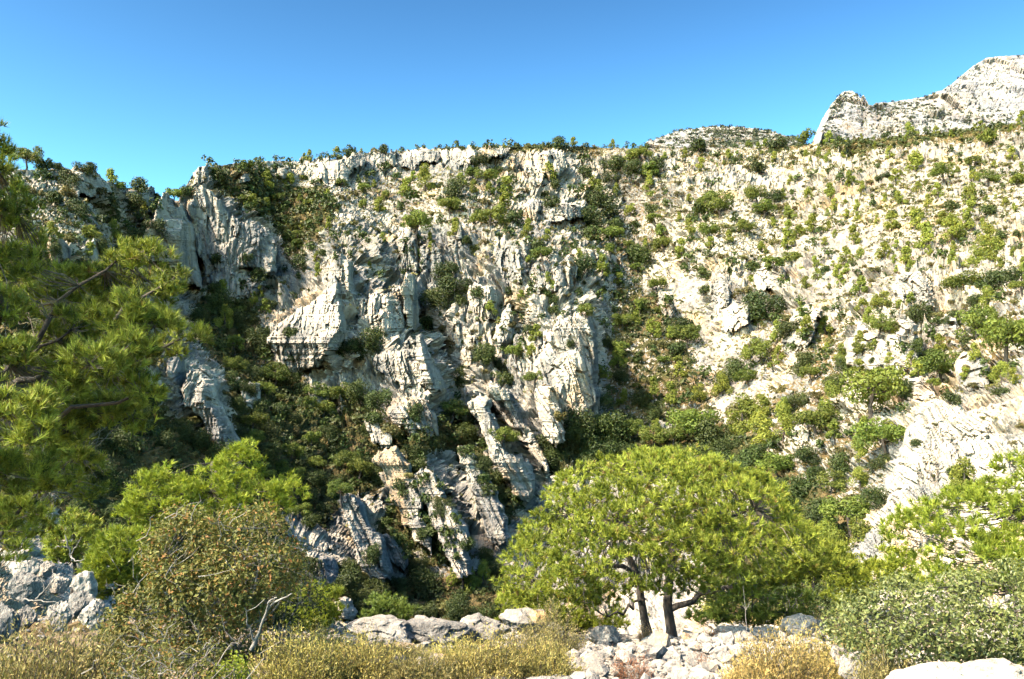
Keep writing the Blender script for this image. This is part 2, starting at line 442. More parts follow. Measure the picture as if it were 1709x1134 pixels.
# vegetation areas: phrase, end that the counting starts from, outline, spacing px, {kind: weight}, size px, soil
AREAS = [
    ('in the dense thicket under the rim cliff', 'the high cliff', [(350, 292), (420, 285), (480, 302), (545, 305), (565, 340), (550, 388), (520, 410), (500, 428), (475, 436), (460, 400), (440, 372), (400, 352), (368, 330)], 17, {'s': 5, 'p': 1, 'y': 2}, (13, 24), 0.62),
    ('on the broken top of the high cliff', 'the saddle', [(325, 276), (345, 268), (490, 264), (490, 300), (420, 290), (340, 306)], 17, {'s': 4, 'b': 1}, (12, 24), 0.4),
    ('in the wooded ravine below the split fin', 'the fluted outcrop', [(335, 500), (380, 510), (430, 545), (450, 600), (500, 632), (540, 690), (600, 665), (640, 695), (662, 742), (625, 760), (640, 830), (600, 812), (560, 850), (540, 900), (470, 860), (420, 800), (400, 740), (375, 660), (395, 645), (335, 565)], 22, {'s': 7, 'p': 2, 'b': 1}, (24, 42), 0.75),
    ('on the shady side under the fluted outcrop', 'the pine', [(110, 780), (230, 660), (280, 680), (340, 720), (380, 780), (420, 790), (300, 850), (180, 880), (110, 870)], 24, {'s': 5, 'b': 3}, (26, 48), 0.9),
    ('on the ravine floor behind the yellow heath', 'the pale ledge', [(560, 940), (600, 965), (660, 975), (700, 960), (770, 970), (830, 950), (850, 1000), (840, 1040), (600, 1040), (545, 1000)], 24, {'s': 7, 'b': 1, 'y': 1}, (30, 52), 0.95),
    ('in the gap between the lower slabs', 'the wooded ravine', [(640, 690), (720, 735), (770, 650), (790, 720), (830, 800), (870, 850), (850, 880), (800, 800), (760, 745), (700, 760), (760, 860), (790, 910), (780, 950), (700, 940), (650, 850), (720, 940), (690, 960), (630, 880), (690, 780)], 19, {'s': 7, 'b': 1}, (18, 32), 0.9),
    ('along the wooded plateau rim', 'the saddle', [(490, 268), (580, 257), (640, 248), (760, 240), (900, 236), (1080, 242), (1080, 252), (900, 250), (760, 252), (640, 258), (500, 276)], 8, {'s': 6, 'b': 3, 'y': 2}, (6, 16), 0.9),
    ('on the crest below the wooded hill', 'the plateau rim', [(1080, 245), (1230, 244), (1345, 236), (1500, 222), (1709, 204), (1709, 220), (1500, 240), (1420, 260), (1340, 285), (1200, 282), (1080, 262)], 13, {'y': 4, 's': 3, 'b': 5}, (6, 15), 0.4),
    ('on the bushy terraces below the rim', 'the rim cliff', [(560, 312), (640, 290), (760, 292), (860, 278), (880, 330), (860, 400), (790, 420), (720, 370), (650, 360), (580, 352)], 21, {'y': 4, 's': 4, 'p': 1, 'b': 3}, (13, 27), 0.3),
    ('in the green gully beside the stony chute', 'the rim', [(970, 262), (1060, 262), (1120, 300), (1110, 420), (1070, 470), (1000, 470), (985, 400), (960, 330)], 25, {'s': 5, 'p': 3, 'y': 3}, (16, 32), 0.38),
    ('on the tangled slope above the umbrella pine', 'the great buttress', [(1005, 480), (1090, 470), (1130, 520), (1165, 590), (1190, 680), (1180, 720), (1060, 720), (1010, 690), (1008, 580)], 24, {'s': 4, 'p': 2, 'y': 3, 'b': 3}, (15, 32), 0.42),
    ('in the dark belt behind the umbrella pine', 'the great buttress', [(920, 730), (960, 705), (1050, 720), (1110, 730), (1200, 700), (1300, 770), (1400, 830), (1440, 890), (1350, 900), (1200, 800), (900, 800)], 28, {'s': 5, 'p': 4}, (34, 56), 0.7),
    ('in the hollow with the tall pines', 'the scree fan', [(1170, 380), (1300, 330), (1340, 400), (1310, 500), (1330, 560), (1320, 620), (1240, 660), (1255, 520), (1200, 470)], 25, {'p': 2, 'y': 3, 's': 3, 'b': 4}, (15, 32), 0.3),
    ('on the sunny scree below the green crest', 'the hollow', [(1290, 320), (1420, 268), (1560, 240), (1709, 225), (1709, 330), (1560, 350), (1400, 410), (1320, 430)], 16, {'y': 4, 'b': 5, 's': 6}, (7, 18), 0.16),
    ('on the bright slope above the round dome', 'the hollow', [(1320, 430), (1400, 410), (1560, 350), (1709, 330), (1709, 450), (1580, 450), (1490, 460), (1400, 520), (1340, 560)], 18, {'y': 5, 'b': 5, 's': 6}, (9, 23), 0.22),
    ('among the crags beside the round dome', 'the hollow', [(1340, 560), (1400, 520), (1560, 500), (1709, 460), (1709, 640), (1600, 660), (1520, 660), (1420, 640), (1330, 640)], 21, {'y': 4, 's': 4, 'b': 4, 'p': 1}, (14, 32), 0.35),
    ('on the stony apron below the crags', 'the umbrella pine', [(1210, 680), (1330, 630), (1520, 660), (1480, 760), (1470, 860), (1400, 830), (1300, 760), (1220, 720)], 26, {'b': 5, 'y': 4, 's': 3}, (20, 44), 0.35),
    ('on the cliff terraces of the great buttress', 'the dark gully', [(740, 470), (820, 490), (880, 380), (1000, 380), (1060, 480), (1000, 500), (990, 520), (900, 540), (890, 600), (830, 640), (770, 580), (720, 530)], 17, {'s': 6, 'b': 4, 'y': 2}, (8, 22), 0.2),
    ('on the pale spur behind the split fin', 'the thicket', [(480, 430), (560, 370), (680, 360), (740, 400), (690, 470), (600, 480), (540, 420), (500, 500), (420, 540), (410, 500)], 18, {'b': 4, 's': 6, 'y': 1}, (8, 20), 0.15),
    ('on the rocky hill beside the overhanging pine', 'the pine', [(20, 300), (120, 285), (180, 305), (262, 330), (260, 400), (230, 440), (130, 450), (40, 420)], 19, {'s': 5, 'b': 4, 'y': 1}, (14, 36), 0.35),
    ('on the steep ground under the high cliff', 'the pine', [(330, 490), (380, 490), (440, 470), (440, 540), (400, 560), (330, 560)], 20, {'s': 4, 'b': 4, 'y': 2}, (18, 36), 0.6),
    ('on the broken ground past the stony chute', 'the chute', [(1060, 285), (1180, 285), (1210, 390), (1190, 470), (1120, 455), (1085, 390)], 20, {'s': 4, 'y': 3, 'b': 4, 'p': 1}, (11, 27), 0.3),
    ('along the green crest under the far peak', 'the low hill', [(1380, 240), (1500, 226), (1720, 204), (1720, 224), (1500, 243), (1400, 258)], 10, {'y': 5, 's': 3, 'b': 3}, (8, 17), 0.85),
    ('on the bank under the umbrella pine', 'its trunks', [(1180, 900), (1300, 860), (1420, 880), (1450, 940), (1430, 1040), (1180, 1040)], 30, {'y': 4, 's': 3, 'p': 1}, (40, 70), 0.8),
    ('on the near hill under the overhanging pine', 'the pine', [(0, 430), (230, 450), (260, 560), (230, 700), (100, 800), (0, 900)], 34, {'s': 4, 'b': 4}, (30, 60), 0.6),
    ('on the brushy bank below the flat shelf', 'the boulders', [(180, 880), (420, 850), (470, 900), (540, 1000), (560, 1045), (200, 1045)], 32, {'s': 4, 'b': 3, 'y': 2}, (36, 66), 0.8),
    ('along the edge of the pale promontory', 'the stony apron', [(1520, 700), (1600, 660), (1709, 650), (1709, 800), (1600, 860), (1480, 900)], 44, {'b': 5, 's': 1}, (12, 24), 0.02),
]
SCREE = [[(770, 300), (800, 285), (870, 265), (860, 275), (830, 300), (780, 315)], [(985, 285), (1005, 285), (1060, 365), (1045, 370)], [(1115, 460), (1135, 460), (1200, 570), (1205, 650), (1180, 640), (1150, 560)],
         [(1200, 600), (1260, 555), (1262, 600), (1225, 660), (1205, 655)], [(1290, 330), (1420, 270), (1709, 225), (1709, 460), (1560, 440), (1400, 520), (1330, 540)], [(1190, 310), (1270, 305), (1270, 350), (1200, 350)], [(1600, 640), (1709, 640), (1709, 720), (1620, 700)],
         [(1010, 255), (1060, 255), (1060, 275), (1010, 270)], [(560, 380), (680, 370), (640, 440), (560, 430)]]
soilR = np.zeros_like(RAST); screeR = np.zeros_like(RAST)
for a in AREAS:
    soilR = np.maximum(soilR, inpoly(GX, GY, a[2]) * a[6])
for p in SCREE:
    screeR = np.maximum(screeR, inpoly(GX, GY, p) * 1.0)
soilR = np.maximum(soilR, 0.55 * (GX < 0))
soilR *= 1 - 0.8 * screeR * (soilR < 0.5)
soilR, screeR = blur(soilR, 1), blur(screeR, 1)
# how far the beds lean over to the lower right
shearR = np.where((GX > 560) & (GX < 960) & (GY > 600), 0.55, 0.12)
shearR = blur(shearR, 6, 2)

CLIFFS = [[(430, 480), (540, 400), (660, 370), (760, 380), (860, 390), (1000, 410), (1010, 700), (930, 720), (880, 660), (800, 610), (740, 660), (640, 640), (600, 610), (470, 620)], [(300, 320), (350, 310), (460, 380), (470, 460), (440, 500), (320, 480)],
          [(490, 262), (640, 250), (840, 244), (960, 250), (950, 310), (870, 300), (840, 264), (700, 284), (560, 312), (500, 296)], [(1400, 500), (1560, 450), (1709, 500), (1709, 760), (1480, 900), (1420, 940), (1480, 760), (1400, 640)], [(1170, 440), (1330, 430), (1380, 540), (1240, 560)], [(1075, 330), (1150, 310), (1200, 400), (1190, 480), (1120, 450)], [(1320, 300), (1420, 270), (1500, 290), (1440, 350), (1350, 370)]]
cliffR = np.zeros_like(RAST)
for p_ in CLIFFS:
    cliffR = np.maximum(cliffR, inpoly(GX, GY, p_) * 1.0)
cliffR = blur(cliffR, 2)

def slope_relief(P, px, py, scree):
    k = bil(shearR, px, py)
    cl = bil(cliffR, px, py)
    u = P[..., 0] + k * P[..., 2] + fbm(P * 0.06, 3, 60) * 5 + fbm(P * 0.4, 2, 66) * 0.8
    w = P[..., 2] + 0.3 * P[..., 1] + fbm(P * 0.05, 2, 71) * 4 + fbm(P * 0.33, 2, 77) * 0.9
    patch = np.clip(fbm(P * 0.035, 3, 5) * 2.4 + 0.72, 0.2, 1.2)
    amp = np.maximum(patch, 0.95 * cl) * (1 - 0.22 * scree * (1 - cl))
    r = 1.7 * facets(u, w, 7.5, 12.0, 11) * (0.5 + 0.5 * cl) + 1.45 * facets(u, w, 2.7, 4.6 + 2.2 * 0, 21) + 0.85 * facets(u, w, 1.25, 1.9, 31) + 0.32 * facets(u, w, 0.6, 0.8, 35)
    # upright ribs with dark clefts between them
    rib = np.abs(vnoise(np.stack([u / 2.4, P[..., 1] * 0.02, w / 17.0], -1), 9)); rib2 = np.abs(vnoise(np.stack([u / 1.1, P[..., 1] * 0.02, w / 8.0], -1), 19))
    r = r + cl * (2.8 * np.minimum(rib, 0.33) / 0.33 - 2.1 + 0.8 * np.minimum(rib2, 0.3) / 0.3)
    g = np.clip((P[..., 1] - 70) / 60.0, 0, 1)
    w = 0.8 * P[..., 2] + 0.75 * P[..., 1] + fbm(P * 0.3, 2, 79) * 1.2
    rn = 1.1 * facets(u, w, 3.4, 4.0, 13) + 0.6 * facets(u, w, 1.3, 1.6, 23) + 0.3 * facets(u, w, 0.6, 0.7, 33)
    r = r * g + rn * (1 - g)
    return r * amp + 0.3 * facets(u, w, 1.1, 1.2, 41) + 0.14 * facets(u, w, 0.6, 0.6, 51)

cpx = np.concatenate([np.linspace(-320, -70, 50), np.linspace(-68, 1776, 830), np.linspace(1780, 2020, 50)])
NR = 400
tt = np.linspace(0, 1, NR)
sky_py = np.interp(cpx, [s[0] for s in SKY], [s[1] for s in SKY])
PX = np.tile(cpx, (NR, 1))
PY = 1075 + (sky_py[None] - 1075) * tt[:, None]
YY = Yb(PX, PY)
BASE = at(PX, PY, YY)
n = np.cross(np.gradient(BASE, axis=1), np.gradient(BASE, axis=0))
n /= np.linalg.norm(n, axis=-1)[..., None]
for _ in range(3):
    n[1:-1, 1:-1] = (n[1:-1, 1:-1] + n[:-2, 1:-1] + n[2:, 1:-1] + n[1:-1, :-2] + n[1:-1, 2:]) / 5
n = n * np.array([1, 1, 0.55]); n /= np.linalg.norm(n, axis=-1)[..., None]
if n[200, 400, 1] > 0: n = -n
scr = bil(screeR, PX, PY)
rel = slope_relief(BASE, PX, PY, scr)
rel *= np.clip((1 - tt) / 0.02, 0.25, 1)[:, None]
DISP = BASE + n * rel[..., None]
# behind the crest the plateau runs on
back = []
last = DISP[-1]
hd = ray(cpx, sky_py); hd = hd / hd[:, 1:2]
for dy, dz in ((6, 0.3), (16, -0.5), (34, -3), (70, -9), (150, -25), (400, -80), (1500, -300)):
    q = last + np.stack([hd[:, 0] * dy, np.full(len(cpx), float(dy)), np.full(len(cpx), float(dz))], -1)
    q[:, 2] += vnoise(q * 0.05, 3) * 0.6
    back.append(q)
ALLP = np.concatenate([DISP, np.array(back)], 0)
soil = bil(soilR, PX, PY)
# ledges that lie flat hold a little earth and dry grass
nn = np.cross(np.gradient(DISP, axis=1), np.gradient(DISP, axis=0)); nn /= np.linalg.norm(nn, axis=-1)[..., None] + 1e-9
flat = np.clip((np.abs(nn[..., 2]) - 0.62) / 0.3, 0, 1)
soil = np.clip(soil + 0.30 * flat * (1 - scr), 0, 1)
soilA = np.concatenate([soil, np.tile(np.full(len(cpx), 0.75), (len(back), 1))], 0)
at_h = rock_attrs(ALLP, 1.6, soilA)
scA = np.concatenate([scr, np.zeros((len(back), len(cpx)))], 0).ravel()
at_h['grey'] = np.clip(at_h['grey'] + 0.50 * scA + 0.5 * (fbm(ALLP.reshape(-1, 3) * 0.22, 3, 351)) * scA, 0, 1)
at_h['stain'] = np.clip(at_h['stain'] + 0.13 * scA, 0, 1)
me = mesh_from('hillside', ALLP.reshape(-1, 3), grid_faces(ALLP.shape[0], ALLP.shape[1]), M_ROCK, False, at_h)
hill = link('hillside', me, kind='structure', label='steep pale limestone slope across the ravine, cut by gullies')

# ================================================================== far mountains
def far_mount(name, ridge, Y0, Y1, pyb, relief, soilv, label, ncol=420, nrow=110):
    x = np.linspace(ridge[0][0], ridge[-1][0], ncol - 90)
    x = np.sort(np.concatenate([x, np.linspace(1362, 1402, 90) if ridge[-1][0] > 1402 else np.linspace(ridge[0][0] + 3.3, ridge[-1][0] - 3.3, 90)]))
    rp = np.interp(x, [r[0] for r in ridge], [r[1] for r in ridge])
    t = np.linspace(0, 1, nrow)[:, None]
    py = pyb + (rp[None] - pyb) * t
    py = np.minimum(py, pyb)
    px = np.tile(x, (nrow, 1))
    # depth follows the height: the foot nearer than the crest
    hgt = (pyb - py)
    Y = Y0 + (Y1 - Y0) * (hgt / max(1, (pyb - rp.min()))) ** 0.85
    P = at(px, py, Y)
    u = P[..., 0] + 0.2 * P[..., 2] + fbm(P * 0.012, 3, 80) * 20
    w = P[..., 2] + 0.25 * P[..., 1]
    r = relief * (facets(u, w, 44, 58, 91) * 0.9 + 0.5 * facets(u, w, 17, 22, 95) + 0.25 * facets(u, w, 7, 8, 99))
    r *= np.clip((1 - t) / 0.03, 0.35, 1)
    P = P + r[..., None] * np.array([-0.25, -0.9, 0.3])
    bk = [P[-1] + np.array([0, d_, z_]) for d_, z_ in ((25, -1), (80, -25), (300, -160))]
    P = np.concatenate([P, np.array(bk)], 0)
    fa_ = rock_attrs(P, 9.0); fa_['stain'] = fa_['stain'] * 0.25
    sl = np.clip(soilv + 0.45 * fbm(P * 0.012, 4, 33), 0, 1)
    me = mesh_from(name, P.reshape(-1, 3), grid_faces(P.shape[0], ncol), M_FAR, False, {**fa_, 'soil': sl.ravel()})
    return link(name, me, kind='structure', label=label)

RIDGE = [(1340, 262), (1362, 250), (1371, 228), (1379, 204), (1388, 182), (1395, 168), (1402, 158), (1410, 152), (1422, 151), (1430, 157), (1436, 166), (1439, 163), (1442, 157), (1445, 168), (1452, 173), (1475, 171), (1500, 168), (1540, 161), (1572, 152), (1595, 137), (1612, 120), (1630, 106), (1646, 97), (1660, 94), (1690, 92), (1709, 92), (1800, 78), (1950, 70), (2050, 90)]
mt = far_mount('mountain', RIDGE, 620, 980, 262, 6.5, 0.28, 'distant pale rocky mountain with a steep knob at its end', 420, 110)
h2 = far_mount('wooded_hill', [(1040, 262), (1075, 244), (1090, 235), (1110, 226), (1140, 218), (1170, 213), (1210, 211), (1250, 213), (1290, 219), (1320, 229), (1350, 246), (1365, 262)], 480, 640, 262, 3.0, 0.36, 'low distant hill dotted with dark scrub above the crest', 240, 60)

# ================================================================== crags that stand out of the slope
def crag(name, poly, label, thick=0.35, crest=0.7, lean=0.3, flute=1.0, yo=0.0, shear=None, group=None, mat=None, roundm=0.9, seed=0, cat='rock', step=1.6, lat=0.7):
    poly = [(float(a), float(b)) for a, b in poly]
    xs = [p[0] for p in poly]; ys = [p[1] for p in poly]
    x0, x1, y0, y1 = min(xs) - 4, max(xs) + 4, min(ys) - 4, max(ys) + 4
    nx, ny = max(6, int((x1 - x0) / step)), max(6, int((y1 - y0) / step))
    px, py = np.meshgrid(np.linspace(x0, x1, nx), np.linspace(y0, y1, ny))
    q = np.stack([px / 16.0, py / 22.0, np.full_like(px, seed * 3.7)], -1)
    jx = px + fbm(q, 3, 7 + seed) * 10; jy = py + fbm(q, 3, 17 + seed) * 12 + fbm(q * np.array([4.0, 1.0, 1.0]), 2, 27 + seed) * 10
    ins = inpoly(jx, jy, poly)
    w = polydist(jx, jy, poly)
    bot = [p for p in poly if p[1] > y1 - 0.25 * (y1 - y0)]
    bx = sum(p[0] for p in bot) / len(bot); by = max(p[1] for p in bot)
    cx_ = sum(xs) / len(xs)
    Yf = float(Yb(bx, by)) + yo
    Yt = float(Yb(cx_, y0 + 4)) + yo
    tz = np.clip((by - py) / (by - y0), 0, 1)
    Y = Yf + (Yt - Yf) * lean * tz + lat * (Yb(px, np.full_like(px, by)) - float(Yb(bx, by)))
    m = Y / F
    wm = np.where(ins, w, 0) * m
    L = np.where(ins.any(1), np.where(ins, px, 1e9).min(1), x0)[:, None]
    R = np.where(ins.any(1), np.where(ins, px, -1e9).max(1), x1)[:, None]
    s = np.clip((px - L) / np.maximum(R - L, 1), 0, 1)
    cr = np.clip(crest + 0.16 * vnoise(np.stack([py / 30.0, px * 0 + seed, px * 0], -1), 3), 0.2, 0.92)
    width = np.maximum(R - L, 8) * m
    pro = np.where(s < cr, s / cr, (1 - s) / (1 - cr))
    Y = Y - thick * np.minimum(width, 14) * pro
    k = min(1.0, roundm)
    e = np.clip(1 - wm / (roundm * np.clip(width / 9, 0.35, 1.2)), 0, 1)
    Y = Y + 2.2 * roundm * np.clip(width / 9, 0.35, 1.2) * (1 - np.sqrt(np.maximum(0, 1 - e ** 2)))
    P = at(px, py, Y)
    kk = float(bil(shearR, cx_, (y0 + y1) / 2)) if shear is None else shear
    u = P[..., 0] + kk * P[..., 2] + fbm(P * 0.15, 2, 40 + seed) * 1.2
    wv = P[..., 2] + fbm(P * 0.1, 2, 44 + seed) * 3 + fbm(P * 0.4, 2, 48 + seed) * 1.6 + P[..., 0] * (0.25 + 0.3 * math.sin(seed * 2.4))
    sc_ = np.clip(Yf / 150.0, 0.35, 1.4)
    ribs = np.abs(vnoise(np.stack([u / (1.9 * sc_), wv / (24 * sc_), u * 0], -1), 150 + seed)); ribs2 = np.abs(vnoise(np.stack([u / (0.9 * sc_), wv / (10 * sc_), u * 0], -1), 170 + seed))
    rel = flute * sc_ * (1.0 * facets(u, wv, 3.4 * sc_, 11 * sc_, 100 + seed) + 0.95 * facets(u, wv, 1.5 * sc_, 5.0 * sc_, 120 + seed) + 0.5 * facets(u, wv, 0.75 * sc_, 1.7 * sc_, 140 + seed) + 0.2 * facets(u, wv, 0.4 * sc_, 0.6 * sc_, 160 + seed)
                         + 1.5 * np.minimum(ribs, 0.3) / 0.3 + 0.6 * np.minimum(ribs2, 0.3) / 0.3 - 1.2)
    P = at(px, py, Y - rel)
    cell = ins[:-1, :-1] & ins[1:, :-1] & ins[:-1, 1:] & ins[1:, 1:]
    idx = np.arange(nx * ny).reshape(ny, nx)
    fq = np.stack([idx[:-1, :-1], idx[1:, :-1], idx[1:, 1:], idx[:-1, 1:]], -1)[cell]
    if len(fq) < 6:
        return None
    # the rim runs back into the hill
    rim = np.zeros((ny, nx), bool); cnt = np.zeros((ny, nx), int)
    for a in (0, 1):
        for b in (0, 1):
            cnt[a:ny - 1 + a, b:nx - 1 + b] += cell
    rim = (cnt > 0) & (cnt < 4)
    Yback = np.maximum(Yb(px, py) + 3.0, Y + 2.0)
    V = P.reshape(-1, 3).copy()
    # skirt: the boundary edges are extruded along the horizontal depth direction
    ed = {}
    for f in fq:
        for a, b in ((f[0], f[1]), (f[1], f[2]), (f[2], f[3]), (f[3], f[0])):
            kx = (b, a)
            if kx in ed: del ed[kx]
            else: ed[(a, b)] = 1
    be = np.array(list(ed.keys()))
    bv = np.unique(be)
    dback = (Yback.reshape(-1)[bv] - V[bv, 1])
    layers = [bv]
    vs = [V]
    nv = len(V)
    remap = {int(v): i for i, v in enumerate(bv)}
    prev = bv.copy()
    ib = np.array([[remap[int(a)], remap[int(b)]] for a, b in be])
    quads = [fq]
    cen = V[np.unique(fq)].mean(0)
    cur_p = V[bv].copy()
    deg = np.zeros(len(bv)); np.add.at(deg, ib[:, 0], 1); np.add.at(deg, ib[:, 1], 1)
    rd = V[bv] / V[bv, 1:2]
    f0 = 0.0
    for fr in (0.04, 0.1, 0.2, 0.34, 0.55, 1.0):
        for _ in range(3):
            acc = np.zeros_like(cur_p)
            np.add.at(acc, ib[:, 0], cur_p[ib[:, 1]]); np.add.at(acc, ib[:, 1], cur_p[ib[:, 0]])
            cur_p = 0.5 * cur_p + 0.5 * acc / deg[:, None]
        cur_p = cur_p + rd * (dback * (fr - f0))[:, None]
        inward = cen - cur_p; inward[:, 1] = 0
        q_ = cur_p + inward * 0.06 * min(1, fr * 3) + np.stack([vnoise(cur_p * 0.7, 5), 0 * dback, vnoise(cur_p * 0.7, 6)], -1) * 0.35 * sc_ * min(1, fr * 6)
        f0 = fr
        cur = nv + np.arange(len(bv))
        vs.append(q_); nv += len(bv)
        quads.append(np.stack([prev[ib[:, 1]], prev[ib[:, 0]], cur[ib[:, 0]], cur[ib[:, 1]]], -1))
        prev = cur
    VV = np.concatenate(vs); FF = np.concatenate(quads)
    used = np.unique(FF)
    inv = np.full(len(VV), -1); inv[used] = np.arange(len(used))
    VV, FF = VV[used], inv[FF]
    org = at(bx, by, Yf)
    me = mesh_from(name, VV - org, FF, mat or M_ROCK, False, rock_attrs(VV, 1.6, -0.2))
    return link(name, me, loc=tuple(org), label=label, cat=cat, group=group)
FIN, CLF, SLB, OUT = 'rock_pinnacle', 'cliff', 'rock_slab', 'rock_outcrop'
